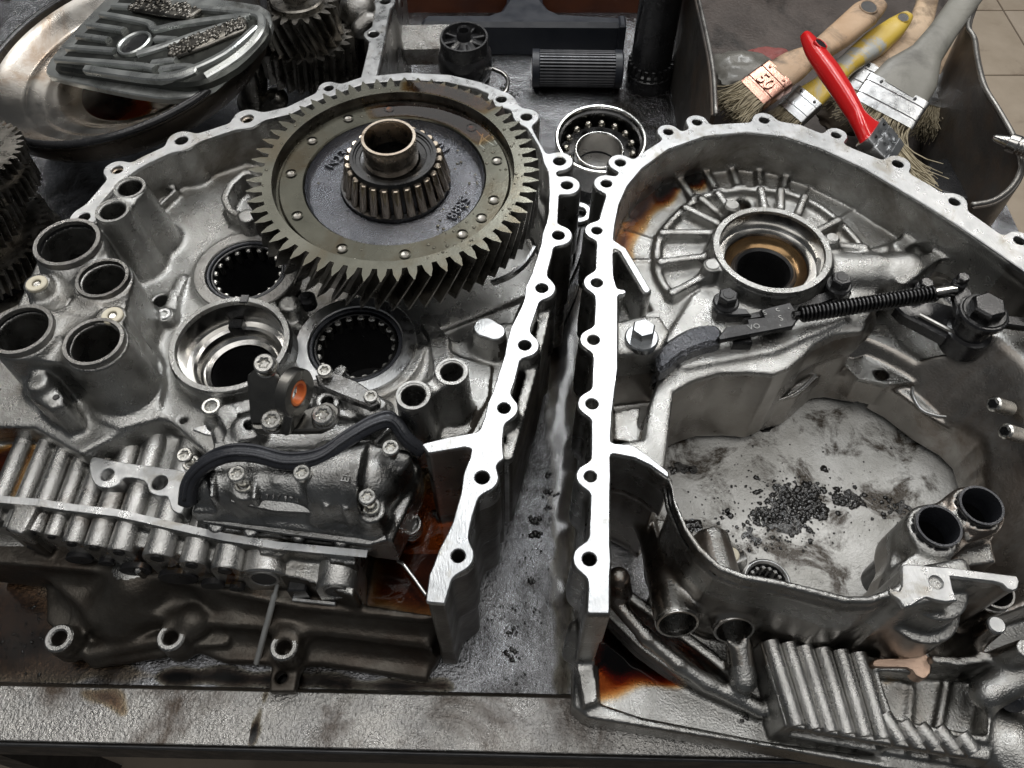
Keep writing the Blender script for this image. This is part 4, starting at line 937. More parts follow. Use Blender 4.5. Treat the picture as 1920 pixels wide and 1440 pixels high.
b = W(560, 22, .55)
gear_stack('synchro_ring', 'black toothed synchro hub at the top edge behind the pinion', b, (0, .05, 1), [(.58, .54, .2, .3, .42, 56, 0), (.50, .50, .18, .42, .55, 0, 0), (.62, .58, .2, .1, .26, 60, 0)], GEARD)
b = W(640, 60, .1)
gear_stack('gear_disc', 'thin dark gear disc leaning at the top behind the pinion', b, (-.6, -.1, .75), [(.42, .38, .1, .2, .3, 44, 0), (.2, .2, .08, .3, .38, 0, 0)], GEARD)
b = W(512, 178, .2)
tri = thing('shift_fork', 'dark steel fork lump between drain pan and pinion', 'fork', tuple(b))
f = Field((b.x-.5, b.y-.5, 0), (b.x+.5, b.y+.5, 1.0), .02)
f.cap((b.x-.2, b.y-.15, .2), (b.x-.05, b.y+.15, .75), .16, .1); f.cap((b.x-.05, b.y+.15, .75), (b.x+.25, b.y+.1, .7), .12, .08); f.cap((b.x-.2, b.y-.2, .05), (b.x+.1, b.y-.2, .3), .12)
mesh_obj('fork_body', f.mesh(), GEARD, tri, True)
mb = MB(); mb.cyl(.11, 0, .45, W(480, 200, .2), 20).obj('fork_pin', GEARD, tri)
# dark cloth / card lying under the gears
# ================================================================== third casting at the top with its flange bar
c3 = thing('casting', 'light grey casting with bolted flange bar at the top behind the ring gear', 'casting', tuple(W(700, 90, 0)))
F = Field((-2.2, 5.9, .0), (-.3, 9.2, 1.25), .024)
bar3 = XY([(690, 150), (697, 120), (703, 95), (708, 65), (714, 35), (720, 5), (728, -30)], 1.1)
F.strip(bar3, .085, .1, 1.08, k=.03)
e3 = [(700, 64, 19), (722, 2, 19)]
for x, y, r in e3: F.cyl(W(x, y, 1.1), RW(r, x, y, 1.1), .3, 1.08, k=.05, draft=.05)
F.prism(XY([(690, 130), (726, 100), (738, 60), (748, 20), (760, -30), (690, -40), (640, -20), (660, 20), (680, 60)], .7), .05, .72, k=.06, rd=.05)
F.cap(W(735, 110, .3), W(720, 60, .5), .16, k=.08); F.cap(W(672, 20, .9), W(690, -20, .9), .2, k=.06); F.cap(W(676, 55, .9), W(690, 40, .95), .1, k=.05)
F.cyl(W(748, 105, .4), .12, .02, .4, k=.06, rd=.04)
for x, y, r in e3: F.cyl(W(x, y, 1.1), .055, .6, 1.4, '-', k=0)
mesh_obj('cast_body', F.mesh(), ALU_D, c3, True); del F
e3w = [(tuple(W(x, y, 1.1)[:2]), RW(r, x, y, 1.1)) for x, y, r in e3]
def f3(X, Y):
    d = line_d(X, Y, bar3, .075)
    for c, r in e3w: d = smin(d, np.hypot(X-c[0], Y-c[1])-r, .06);
    for c, r in e3w: d = np.maximum(d, .055-np.hypot(X-c[0], Y-c[1]))
    return d
xs = [p[0] for p in bar3]; ys = [p[1] for p in bar3]
o, hs = ploop(contour(f3, (min(xs)-.3, min(ys)-.2, max(xs)+.3, max(ys)+.2), .02)); MB().prism(o, 1.06, 1.10, hs, .008).obj('flange_bar', MACH, c3, 40)
# grey plates and light spots seen between gear teeth
gp = thing('steel_plate', 'grey flat steel bar lying behind the casting at the top', 'plate', tuple(W(755, 75, .35)))
MB().box((-.02, 0, -.2), (.72, .45, .0), .01, Matrix.Translation(W(722, 92, .55)) @ Matrix.Rotation(math.radians(2), 4, 'Z')).obj('bar', striprust, gp)
# ================================================================== black plastic baffle, filter cap, pleated filter, tube
bf = thing('plastic_baffle', 'wide black plastic baffle box with raised neck at the top', 'plastic baffle', tuple(W(975, 90, 0)))
z = .40
pts = XY([(790, 34), (800, 26), (915, 26), (938, 18), (950, 0), (955, -60), (1010, -60), (1018, 0), (1030, 15), (1050, 24), (1160, 30), (1170, 36), (1171, 46), (790, 44)], z)
MB().prism(pts, .01, z, [], .045).obj('box', PLAST, bf, 30)
c = W(1168, 55, .3); MB().box((-.06, -.12, -.25), (.02, .1, .12), .02, Matrix.Translation(c)).obj('clip', PLAST, bf)
cap_ = thing('filter_cap', 'black oily filter cap standing behind the ring gear', 'filter cap', tuple(W(875, 175, 0)))
c = W(870, 68, 1.3); r = RW(46, 870, 68, 1.3); c0 = (c.x, c.y, 0)
CT = Matrix.Translation(c) @ Matrix.Rotation(math.radians(3), 4, 'X')
MB().lathe([(r*1.0, -.16), (r*1.0, -.02), (r*.97, .0), (r*.9, .0), (r*.87, -.02), (r*.85, -.08), (r*.6, -.06), (r*.3, -.02), (r*.29, .06), (r*.26, .075), (r*.2, .06), (r*.18, -.06), (.001, -.07)], (0, 0, 0), 48, CT).obj('top', BLACK, cap_, 40)
MB().lathe([(r*1.0, -.14), (r*1.1, -.18), (r*1.13, -.22), (r*1.13, -.34), (r*1.08, -.38), (r*.98, -.42), (r*1.02, -.45), (r*1.0, -.48), (r*.86, -.5), (r*.84, -1.0), (r*.8, -1.28)], (0, 0, 0), 48, CT).obj('body', BLACK, cap_, 40)
for k in range(8):
    a = 2*PI*k/8+.3; MB().box((r*.35, -.012, -.07), (r*.86, .012, -.03), .004, CT @ Matrix.Rotation(a, 4, 'Z')).obj('rib', BLACK, cap_)
# small clear-edged loop behind gear
q = smooth_curve([W(x, y, .9) for x, y in ((912, 122), (925, 130), (943, 138), (952, 150), (950, 168), (942, 178))], 5)
wr = MB().sweep(q, .022, 8).obj('wire_clip', STEEL, None, True); tag(wr, 'thin bright curved clip hooked beside the black filter cap', 'clip')
pf = thing('pleated_filter', 'small pleated oil filter element with black end caps', 'filter', tuple(W(1080, 150, 0)))
a, b = W(998, 128, .21), W(1166, 130, .21); ax = (b-a).normalized(); L = (b-a).length; FMx = axis_m(ax, a); R0 = .205
mb = MB(); mb.cyl(R0, 0, .09, seg=40, b=.015, M=FMx).obj('end_cap', PLAST, pf, 40); MB().cyl(R0, L-.09, L, seg=40, b=.015, M=FMx).obj('end_cap', PLAST, pf, 40)
n = 34; pm = mat('pleat_paper', (.10, .105, .115), (.2, .2, .21), .3, (.3, .5), 6, 60, .15)
me = None
for k in range(n):
    A = 2*PI*k/n; w = 2*PI/n*.5
    if me is None:
        v = [(R0*.70*math.cos(t), R0*.70*math.sin(t), zz) for zz in (.07, L-.07) for t in (-w, w)]+[(R0*.96*math.cos(t), R0*.96*math.sin(t), zz) for zz in (.07, L-.07) for t in (-w*.35, w*.35)]
        me = fix(me_from(v, [(0, 4, 6, 2), (1, 3, 7, 5), (4, 5, 7, 6), (0, 1, 5, 4), (2, 6, 7, 3), (0, 2, 3, 1)])); me.materials.append(pm)
    o = bpy.data.objects.new('pleat', me); COL.objects.link(o); o.parent = pf; o.matrix_local = Matrix.Translation(-pf.location) @ FMx @ Matrix.Rotation(A, 4, 'Z')
MB().cyl(R0*.72, .05, L-.05, seg=24, M=FMx).obj('core', DARK, pf)
bt = thing('black_tube', 'black oily plastic tube standing at the top beside the brush bin', 'tube', tuple(W(1222, 165, 0)))
c = W(1214, 155, 0); MB().lathe([(.26, 0), (.26, .16), (.245, .17), (.245, .2), (.225, .22), (.225, 1.5), (.25, 1.55), (.25, 2.3), (.22, 2.32), (.2, 2.3), (.2, 1.6)], (c.x, c.y, 0), 40, Matrix.Rotation(0, 4, 'X')).obj('body', BLACK, bt, 40)
for k in range(20): a = 2*PI*k/20; MB().box((.225, -.018, .14), (.255, .018, .3), .005, Matrix.Translation((c.x, c.y, 0)) @ Matrix.Rotation(a, 4, 'Z')).obj('lug', BLACK, bt)
# ================================================================== ball bearing on the bench
bb = thing('ball_bearing', 'open ball bearing with exposed steel balls between the two cases', 'ball bearing', tuple(W(1127, 300, .0)))
c = W(1127, 258, .52); r = RW(86, 1127, 258, .52); BM = Matrix.Translation(c) @ Matrix.Rotation(math.radians(7), 4, 'X')
MB().ring(r, r*.92, -.3, 0, seg=64, b=.01, M=BM).obj('outer_ring', STEEL, bb, 40)
MB().lathe([(r*.92, -.02), (r*.915, -.05), (r*.87, -.06), (r*.86, -.12), (r*.88, -.17), (r*.86, -.25), (r*.5, -.3)], (0, 0, 0), 64, BM).obj('raceway', BLACKM, bb)
MB().ring(r*.55, r*.49, -.42, -.16, seg=56, b=.012, M=BM).obj('inner_ring', STEEL, bb, 40)
bm_ = MB().ball((0, 0, 0), r*.095, 18).mesh(); bm_.materials.append(mat('ball_steel', (.42, .4, .36), (.6, .57, .5), 1, (.12, .22), 6, 30, .05)); bm_.shade_smooth()
for k in range(15):
    a = 2*PI*k/15+.2; o = bpy.data.objects.new('ball', bm_); COL.objects.link(o); o.parent = bb
    o.matrix_local = Matrix.Translation(-bb.location) @ BM @ Matrix.Translation((r*.75*math.cos(a), r*.75*math.sin(a), -.15))
MB().lathe([(r*.99, -.28), (r*.97, -.52)], (0, 0, 0), 48, BM).obj('carrier', BLACKM, bb)
MB().cyl(r*.5, -.50, -.44, seg=40, M=BM).obj('seat', ALU_D, bb)
q = MB().ring(RW(62, 1130, 238, .02), RW(59, 1130, 238, .02), 0, .015, W(1130, 238, 0), 64, .004).obj('snap_ring', STEEL, None); tag(q, 'thin steel snap ring lying behind the ball bearing', 'snap ring')
q = MB(); wv = W(1086, 400, .5); q.ring(.115, .06, -.02, .02, seg=36, b=.008, M=Matrix.Translation(wv) @ Matrix.Rotation(math.radians(8), 4, 'X')); w_ = q.obj('flat_washer', MACH, None); tag(w_, 'bright washer lying between the two case flanges below the ball bearing', 'washer')
# dark steel pieces lying between the two flanges
ob = thing('steel_block', 'dark block below the washer between the case flanges', 'block', tuple(W(1075, 470, 0)))
MB().prism(XY([(1062, 395), (1110, 380), (1112, 420), (1085, 500), (1058, 560), (1045, 545), (1062, 470)], .45), .05, .46, [], .02).obj('block_body', BLACKM, ob, 30)
MB().prism(XY([(1068, 430), (1090, 425), (1080, 470), (1062, 480)], .6), .4, .6, [], .015).obj('block_step', BLACKM, ob, 30)
# brown box behind, at the very top
bx = thing('wooden_box', 'dark reddish brown wooden box at the very top behind the baffle', 'box', tuple(W(980, 0, 0)))
wm = mat('stained_wood', (.07, .02, .01), (.15, .045, .018), 0, (.35, .5), 2, 30, .2, stretch=(.2, 3, 3))
a, b = W(770, 8, .2), W(1205, 14, .2)
MB().box((a.x-.2, a.y+.15, 0), (b.x+.3, a.y+.3, .55), .02).obj('front_board', wm, bx); MB().box((a.x-.2, a.y+.33, 0), (b.x+.3, a.y+2.2, .5), .02).obj('lid', wm, bx)

# ================================================================== right half: bell housing side
caseR = thing('bell_housing', 'right silver gearbox case half with open bell housing and bright flange', 'gearbox case', tuple(W(1500, 800, 0)))
F = Field((.30, .72, .0), (4.1, 5.95, 1.62), .0155)
outU = [(1101, 1150), (1103, 1100), (1105, 1000), (1108, 930), (1109, 840), (1111, 700), (1116, 570), (1118, 467), (1126, 400), (1142, 350), (1168, 315), (1205, 286),
        (1245, 260), (1300, 238), (1350, 232), (1410, 229), (1460, 227), (1500, 233), (1550, 254), (1600, 278), (1660, 302), (1700, 322), (1750, 350), (1800, 385), (1850, 420),
        (1920, 470), (2000, 535), (2080, 640), (2120, 800)]
rimI = [(1254, 897), (1262, 945), (1285, 1000), (1310, 1035), (1345, 1068), (1390, 1085), (1450, 1095), (1520, 1112), (1575, 1126), (1620, 1126), (1660, 1112), (1690, 1090)]
rimO = [(1249, 900), (1256, 950), (1278, 1006), (1302, 1044), (1340, 1079), (1387, 1097), (1449, 1108), (1519, 1126), (1575, 1141), (1624, 1141), (1668, 1126), (1700, 1100)]
upper = XY(outU, HF)
body2 = upper+[(4.3, 1.9), (3.6, 1.75)]+[tuple(W(x, y, HF)[:2]) for x, y in ((1908, 1108), (1880, 1096), (1784, 1082), (1795, 1126), (1752, 1126), (1695, 1139))]+XY(rimO[::-1], 1.28)+XY([(1248, 895), (1220, 872), (1188, 857), (1143, 848), (1143, 1150)], HF)
F.prism(body2, .08, HF-.02, k=0, rd=.02)
ft = [tuple(W(x, y, z)[:2]) for x, y, z in ((1143, 1150, 1.4), (1101, 1150, 1.4), (1070, 1300, .05), (1070, 1340, .05), (1100, 1352, .2), (1440, 1404, .25), (1660, 1442, .28), (1900, 1480, .3))]
F.prism(ft+[(4.2, 1.0), (4.2, 1.8), (2.2, 1.9), (1.2, 2.2)], .04, .30, k=.03, rd=.02)
# upper chamber
U = XY([(1143, 832), (1146, 775), (1158, 692), (1158, 560), (1150, 520), (1149, 455), (1153, 420), (1160, 385), (1175, 350), (1203, 316), (1252, 280), (1322, 255), (1400, 247), (1470, 254), (1540, 277),
        (1620, 314), (1720, 374), (1800, 424), (1920, 507), (2000, 570), (2050, 650)], HF)+[(4.0, 2.0), (2.9, 1.8)]+XY([(1700, 1060), (1640, 1000), (1253, 884), (1215, 854), (1185, 834)], HF)
F.prism(U, 1.0, 2, '-', k=.05)
# rim wall comes back up round the hole (thin wall, flat top)
F.strip(XY([((a[0]+b[0])/2, (a[1]+b[1])/2) for a, b in zip(rimI, rimO)], 1.28), .032, .2, 1.28, k=.01)
# front pocket
fp = XY([(1143, 848), (1188, 857), (1220, 872), (1248, 895)], HF)+XY(rimO, 1.28)[:-1]+[(2.3, 1.25)]+[tuple(W(x, y, .25)[:2]) for x, y in ((1640, 1420), (1430, 1390), (1200, 1345), (1125, 1320))]
F.prism(fp, .17, 1.2, '-', k=.05)
# bell hole through to the bench
hole = XY([(1225, 862), (1260, 842), (1300, 830), (1350, 828), (1390, 832), (1415, 822), (1440, 800), (1460, 778), (1490, 762), (1540, 757), (1600, 768), (1650, 795), (1700, 835), (1750, 865), (1775, 890), (1785, 925), (1780, 970)], 0)+XY(rimI[::-1], 1.28)
F.prism(hole, -.1, 2, '-', k=.03)
F.prism(XY([(1785, 950), (1790, 1040), (1690, 1118), (1560, 1108), (1560, 900)], 0), -.1, .74, '-', k=.05)
F.strip(XY([((a[0]+b[0])/2, (a[1]+b[1])/2) for a, b in zip(rimI[-4:], rimO[-4:])], 1.28), .03, .45, 1.28, k=.02)
# stepped ledge half way down the hole wall
F.strip(XY([(1222, 822), (1262, 782), (1330, 754), (1420, 757), (1490, 737), (1540, 692), (1578, 678)], .45), .035, .03, .45, k=.02)
# cone of the bell, right side
HC2 = (2.25, 2.72)
def cone(X, Y, Z):
    r = np.hypot((X-HC2[0]), (Y-HC2[1])); d = (r-(1.17+.78*np.maximum(Z-.45, 0)))*.79
    n = (Y-3.95-(X-2.9)*.02); return np.maximum(np.maximum(np.maximum(d, .45-Z), np.minimum(1.98-Y, 2.6-X)+0*Z), np.maximum(n, 2.25+.4*(Y-2.7)-X))
def custom(f, lo, hi, op, k):
    sl = F.win(lo, hi, k+.04); X, Y, Z = np.meshgrid(F.ax[0][sl[0]], F.ax[1][sl[1]], F.ax[2][sl[2]], indexing='ij', sparse=True); F.comb(sl, f(X, Y, Z), op, k)
custom(cone, (2.0, 1.5, .4), (4.3, 4.1, 1.62), '-', .05)
# diamond lug on the ledge
dm = XY([(1577, 680), (1590, 672), (1672, 668), (1712, 718), (1660, 722), (1610, 710)], .5)
F.prism(dm, .2, .5, k=.03); F.cyl(W(1653, 702, .5), .055, .0, .9, '-', k=0)
# deep recess behind the linkage end, raised lip and knuckle on the floor
c = W(1760, 545, 1.0); F.cyl((c.x-.1, c.y), .38, .62, 1.3, '-', k=.05); F.cyl((c.x+.15, c.y-.05), .36, .62, 1.3, '-', k=.05)
F.strip(XY([(1694, 520), (1715, 498), (1762, 472), (1830, 474), (1860, 500), (1905, 520)], 1.12), .05, .8, 1.10, k=.06)
F.strip(XY([(1690, 452), (1725, 432), (1756, 418)], 1.12), .05, .9, 1.08, k=.08); F.cap(W(1756, 418, 1.14), W(1768, 452, 1.05), .11, .14, k=.06)
F.strip(XY([(1656, 395), (1642, 362)], 1.1), .04, .9, 1.12, k=.06)
# hub with stepped bore, ribs and ring rib
RH = W(1448, 466, 1.22); rh = RW(112, 1448, 466, 1.22)
F.cyl(RH, rh, .8, 1.20, k=.05, draft=.1, rd=.02)
for x, y, r in ((1373, 384, 15), (1561, 446, 14), (1336, 496, 17)): F.cyl(W(x, y, 1.2), RW(r, x, y, 1.2), .9, 1.2, k=.03, draft=.1)
arc = sc2(XY([(1259, 548), (1240, 520), (1233, 490), (1238, 443), (1270, 400), (1313, 368), (1367, 354), (1413, 352), (1473, 357), (1527, 377), (1573, 410), (1613, 453), (1637, 492)], 1.07), 4)
F.strip(arc, .028, .9, 1.065, k=.05)
def rib(a, b, w=.025, z=1.075, k=.05, slope=None): F.strip(XY([a, b], z), w, .9, z, k=k)
for a, b in (((1340, 433), (1243, 433)), ((1335, 476), (1240, 488)), ((1330, 510), (1262, 546)), ((1345, 415), (1287, 386)), ((1355, 402), (1317, 370)), ((1370, 392), (1348, 360)), ((1535, 430), (1573, 410)), ((1550, 457), (1622, 460)), ((1550, 472), (1637, 493))): rib(a, b, .03, 1.11)
for a, b in (((1433, 392), (1426, 358)), ((1463, 392), (1463, 360)), ((1496, 402), (1508, 372))): F.cap(W(*a, 1.1), W(*b, 1.1), .04, k=.03)
for a, b in (((1300, 368), (1262, 312)), ((1345, 355), (1315, 300)), ((1387, 350), (1369, 300)), ((1427, 350), (1423, 300)), ((1470, 354), (1478, 302))): rib(a, b, .028, 1.05); q = W(b[0], b[1]-16, 1.2); F.cap(W(*b, 1.06), (q.x, q.y, 1.22), .03, .02, k=.03)
for a, b in (((1240, 455), (1172, 432)), ((1236, 488), (1160, 488)), ((1300, 372), (1225, 330)), ((1512, 366), (1545, 318)), ((1575, 410), (1650, 366)), ((1630, 470), (1760, 440)), ((1640, 495), (1700, 520))): rib(a, b, .012, 1.012, .02)
for x, y in ((1226, 335), (1192, 372), (1172, 412), (1545, 300)): q = W(x, y, 1.0); F.cap((q.x, q.y, 1.0), (q.x-.05*(x < 1300), q.y+.06, 1.2), .04, .015, k=.03)
F.cyl(RH, rh*.865, 1.02, 1.6, '-', k=0); F.cyl(RH, rh*.70, .93, 1.6, '-', k=0); F.cyl(RH, rh*.46, -.1, 1.6, '-', k=0)
F.cyl(W(1395, 379, 1.02), .06, .8, 1.3, '-', k=.02)
# fillet humps beside the hub toward the linkage
F.cap(W(1570, 520, .98), W(1690, 515, .98), .17, k=.08); F.cap(W(1500, 640, .82), W(1590, 600, .82), .2, k=.08)
F.prism(XY([(1250, 640), (1300, 560), (1330, 540), (1420, 570), (1500, 560), (1560, 540), (1580, 600), (1450, 660), (1280, 690)], 1.02), .7, 1.03, k=.08)
# left pocket bolt plate and tongue
F.prism(XY([(1150, 605), (1205, 590), (1238, 592), (1257, 622), (1240, 655), (1225, 690), (1155, 690)], 1.22), .9, 1.22, k=.03, rd=.02)
F.prism(XY([(1150, 700), (1240, 690), (1215, 760), (1205, 820), (1150, 830)], 1.0), .55, 1.3, '-', k=.05)
F.prism(XY([(1148, 775), (1200, 765), (1195, 800), (1210, 835), (1150, 826)], .9), .5, .92, k=.05)
F.strip(XY([(1152, 458), (1168, 468), (1190, 505), (1212, 543)], HF), .03, .9, HF-.02, k=.02)
F.prism(XY([(1160, 500), (1175, 500), (1205, 550), (1222, 580), (1190, 585), (1165, 560)], 1.0), .8, 1.3, '-', k=.04)
# front pocket: diagonal pipe, ribs, two angled bores
pts = [W(1150, 1125, .55), W(1212, 1195, .48), W(1270, 1243, .42), W(1328, 1281, .36), W(1428, 1330, .31)]
for a, b in zip(pts[:-1], pts[1:]): F.cap(a, b, .05, k=.04)
F.strip([tuple(p[:2]) for p in pts], .035, .1, .32, k=.04)
F.cap(W(1160, 1085, .75), W(1165, 1110, .55), .075, k=.05)
F.strip(XY([(1165, 1105), (1230, 1150), (1330, 1225), (1385, 1270)], .4), .035, .1, .40, k=.04)
F.prism(XY([(1235, 1150), (1380, 1190), (1425, 1210), (1430, 1315), (1340, 1270)], .3), .05, .27, k=.05)
ANG = [(1270, 1168, .72, 41, (.02, -1, .34)), (1376, 1180, .66, 39, (0, -1, .34))]
for px, py, z, rp, d in ANG:
    e = W(px, py, z); d = Vector(d).normalized(); r = RW(rp, px, py, z); F.cap(e-d*.75, e, r*1.0, r*1.03, k=.06, flat=True)
F.cap(W(1385, 1210, .5), W(1395, 1275, .42), .085, k=.05)
for px, py, z, rp, d in ANG:
    e = W(px, py, z); d = Vector(d).normalized(); r = RW(rp, px, py, z); F.cap(e-d*.3, e+d*.3, r*.84, k=0, op='-', flat=True)
# ribbed block at the front right
blk = XY([(1425, 1200), (1620, 1226), (1740, 1256), (1850, 1268), (1866, 1300), (1860, 1428), (1700, 1402), (1472, 1362)], .56)
F.prism(blk, .05, .56, k=.02, rd=.015)
F.strip(XY([(1640, 1246), (1656, 1300), (1673, 1352), (1760, 1370), (1850, 1386), (1860, 1300)], .6), .02, .4, .6, k=.03)
F.prism(XY([(1645, 1252), (1660, 1300), (1677, 1346), (1845, 1378), (1850, 1290), (1835, 1270), (1745, 1262)], .56), .42, 1.0, '-', k=.03)
F.strip(XY([(1712, 1290), (1706, 1356)], .45), .014, .3, .435, k=.03); F.strip(XY([(1778, 1270), (1760, 1365)], .45), .025, .3, .46, k=.03)
for px, py, w in ((1560, 1398, .22), (1620, 1412, .1), (1640, 1402, .05), (1690, 1412, .06), (1735, 1418, .06), (1780, 1424, .05)):
    c = W(px, py, .42); F.prism([(c.x-w, c.y-.2), (c.x+w, c.y-.2), (c.x+w, c.y+.16), (c.x-w, c.y+.16)], .33, .47, '-', k=.02)
# tower below the bracket face
TOW = XY([(1691, 1060), (1700, 1058), (1780, 1064), (1906, 1080), (1911, 1090), (1908, 1104), (1899, 1108), (1888, 1104), (1879, 1095), (1865, 1091), (1782, 1081), (1787, 1106), (1795, 1126), (1773, 1129), (1753, 1125),
          (1737, 1120), (1723, 1127), (1709, 1136), (1695, 1139), (1686, 1125), (1675, 1118), (1667, 1111), (1666, 1099), (1675, 1106), (1686, 1108), (1691, 1099)], HF)
F.prism(TOW, .2, HF-.02, k=.02, off=-.004)
c = W(1752, 1105, 1.2); F.cyl((c.x, c.y+.02), .2, .3, 1.2, k=.03); F.cyl((c.x+.02, c.y), .24, .3, .95, k=.04)
F.prism(XY([(1640, 1240), (1700, 1235), (1742, 1240), (1744, 1258), (1730, 1270), (1712, 1262), (1640, 1256)], .62), .3, .62, k=.02)
# sockets on the right
SOC = [(1761, 985, 43, 1.30), (1841, 947, 41, 1.30), (1868, 1108, 34, .98)]
socs = []
for x, y, rp, z in SOC:
    c = W(x, y, z); r = RW(rp, x, y, z); socs.append((c, r, z)); F.cyl(c, r*1.06, .76 if z > 1.1 else .3, z-.05, k=.06, draft=.02, rd=.02)
F.strip([tuple(socs[0][0][:2]), tuple(socs[1][0][:2])], .14, .76, 1.2, k=.1)
F.prism(XY([(1712, 975), (1690, 1010), (1680, 1060), (1720, 1075), (1800, 1040), (1870, 1000), (1900, 960), (1870, 930), (1800, 930)], 1.1), .76, 1.0, k=.08)
F.prism(XY([(1672, 1082), (1690, 1000), (1712, 970), (1722, 985), (1700, 1030), (1696, 1090)], .9), .76, .92, k=.03)
F.prism(XY([(1790, 1045), (1850, 1025), (1862, 1060), (1790, 1070)], 1.0), .3, 1.05, k=.05)
for c, r, z in socs: F.cyl(c, r*.93, .3, 1.6, '-', k=0)
for x, y, rp, z in ((1868, 1172, 17, .96), (1925, 1215, 18, .95)): F.cyl(W(x, y, z), RW(rp, x, y, z), .2, z, k=.04, draft=.08, rd=.01)
F.strip(XY([(1755, 1235), (1800, 1240), (1850, 1232), (1885, 1235)], .7), .025, .2, .7, k=.04)
F.prism(XY([(1860, 1290), (1940, 1240), (1960, 1300), (1960, 1480), (1900, 1440), (1880, 1380)], .6), .1, .5, k=.08); F.cap(W(1850, 1300, .62), W(1950, 1250, .7), .1, k=.06)
F.cap(W(1885, 1400, .4), W(1940, 1450, .4), .2, k=.06)
# foot of the left wall
F.prism([tuple(W(x, y, z)[:2]) for x, y, z in ((1141, 1150, 1.4), (1103, 1150, 1.4), (1092, 1335, .25), (1118, 1325, .25))], .05, .42, k=.04)
F.cap(W(1082, 1180, .55), W(1070, 1225, .35), .06, k=.04)
# flange ears
earsR = [(1105, 1048, 31), (1107, 893, 27), (1110, 757, 27), (1113, 637, 26), (1119, 530, 25), (1119, 432, 23), (1137, 344, 24), (1163, 305, 23), (1253, 247, 21), (1307, 229, 21), (1433, 225, 22), (1568, 253, 21), (1684, 307, 24), (1790, 378, 24), (1912, 451, 25)]
earRW = [(tuple(W(x, y, HF)[:2]), RW(r, x, y, HF)) for x, y, r in earsR]
inn = [(2000, 570), (1920, 507), (1800, 424), (1720, 374), (1620, 314), (1540, 277), (1470, 254), (1400, 247), (1322, 255), (1252, 280), (1203, 316), (1175, 350), (1160, 385), (1153, 420), (1149, 455), (1150, 520), (1158, 545), (1158, 692), (1147, 775), (1144, 830), (1143, 1151)]
bandRR = XY(outU[:-2]+inn, HF); armR = XY([(1138, 830), (1185, 834), (1215, 854), (1253, 884), (1254, 897), (1220, 872), (1188, 857), (1138, 848)], HF)
tng = XY([(1152, 458), (1168, 468), (1190, 505), (1212, 543)], HF); tab = XY([(1150, 547), (1168, 547)], HF)
def flR(X, Y):
    d = poly_d(X, Y, bandRR); d = smin(d, poly_d(X, Y, armR), .03); d = smin(d, line_d(X, Y, tng, .027), .04); d = smin(d, line_d(X, Y, tab, .022), .03)
    for c, r in earRW: d = smin(d, np.hypot(X-c[0], Y-c[1])-r, .06)
    return d
holR = lambda X, Y: np.minimum.reduce([np.hypot(X-c[0], Y-c[1])-r*.43 for c, r in earRW])
bbR = (.3, 1.3, 4.3, 5.9)
F.ext(lambda X, Y: flR(X, Y)+.008, bbR, .9, HF-.02, k=.05)
for c, r in earRW: F.cyl(c, r*.95, .8, HF-.02, k=.05, draft=.02); F.cyl(c, r*.43, HF-.4, HF+.1, '-', k=0)
F.strip(XY([(1113, 1010), (1111, 930), (1113, 800), (1115, 690), (1119, 580), (1121, 480)], 1.25), .045, .2, 1.24, k=.03)
for a, b in ((690, 640), (590, 540)): pass
meR = F.mesh(); del F
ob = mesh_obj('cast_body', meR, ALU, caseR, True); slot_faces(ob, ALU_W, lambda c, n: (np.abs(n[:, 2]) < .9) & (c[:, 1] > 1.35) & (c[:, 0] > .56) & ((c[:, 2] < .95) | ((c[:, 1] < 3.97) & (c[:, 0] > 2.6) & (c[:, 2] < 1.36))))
lps = contour(lambda X, Y: np.maximum(flR(X, Y), -holR(X, Y)), bbR, .016); o, hs = ploop(lps)
MB().prism(o, HF-.035, HF, hs, .006).obj('flange_face', MACH, caseR, 40)
for c, r in earRW: MB().cyl(r*.425, HF-.39, HF-.35, (c[0], c[1], 0), 16).obj('bolt_hole', DARK, caseR)
for a, b in (((1445, 1203), (1494, 1362)), ((1478, 1207), (1527, 1368)), ((1508, 1213), (1557, 1373)), ((1541, 1217), (1588, 1377)), ((1575, 1221), (1621, 1382)), ((1608, 1226), (1655, 1386)), ((1655, 1340), (1688, 1391)), ((1690, 1355), (1722, 1396)), ((1722, 1362), (1754, 1400)), ((1756, 1366), (1790, 1407)), ((1800, 1378), (1826, 1412))):
    ridge(W(*b, .565), W(*a, .565), .054, RIDGE, caseR, 'rib', sink=.1)
# milled bracket face
MB().prism(TOW, HF-.03, HF+.002, [circ(W(1755, 1092, HF)[:2], .036, 18)], .006).obj('bracket_face', MACH, caseR, 40)
MB().cyl(.035, HF-.2, HF-.15, (*W(1755, 1092, HF)[:2], 0), 14).obj('bolt_hole', BLACKM, caseR)
foot = sc2(XY([(1637, 1238), (1660, 1234), (1700, 1234), (1716, 1224), (1734, 1226), (1744, 1240), (1744, 1262), (1732, 1274), (1716, 1268), (1700, 1254), (1640, 1252)], .63), 3, True)
MB().prism(foot, .55, .64, [], .008).obj('milled_foot', mat('copper_toned_mill', (.42, .29, .22), (.56, .41, .32), 1, (.26, .36), 3, 90, .25, .006, stretch=(.2, 4, 1)), caseR, 40, 'milled foot with copper coloured sheen')
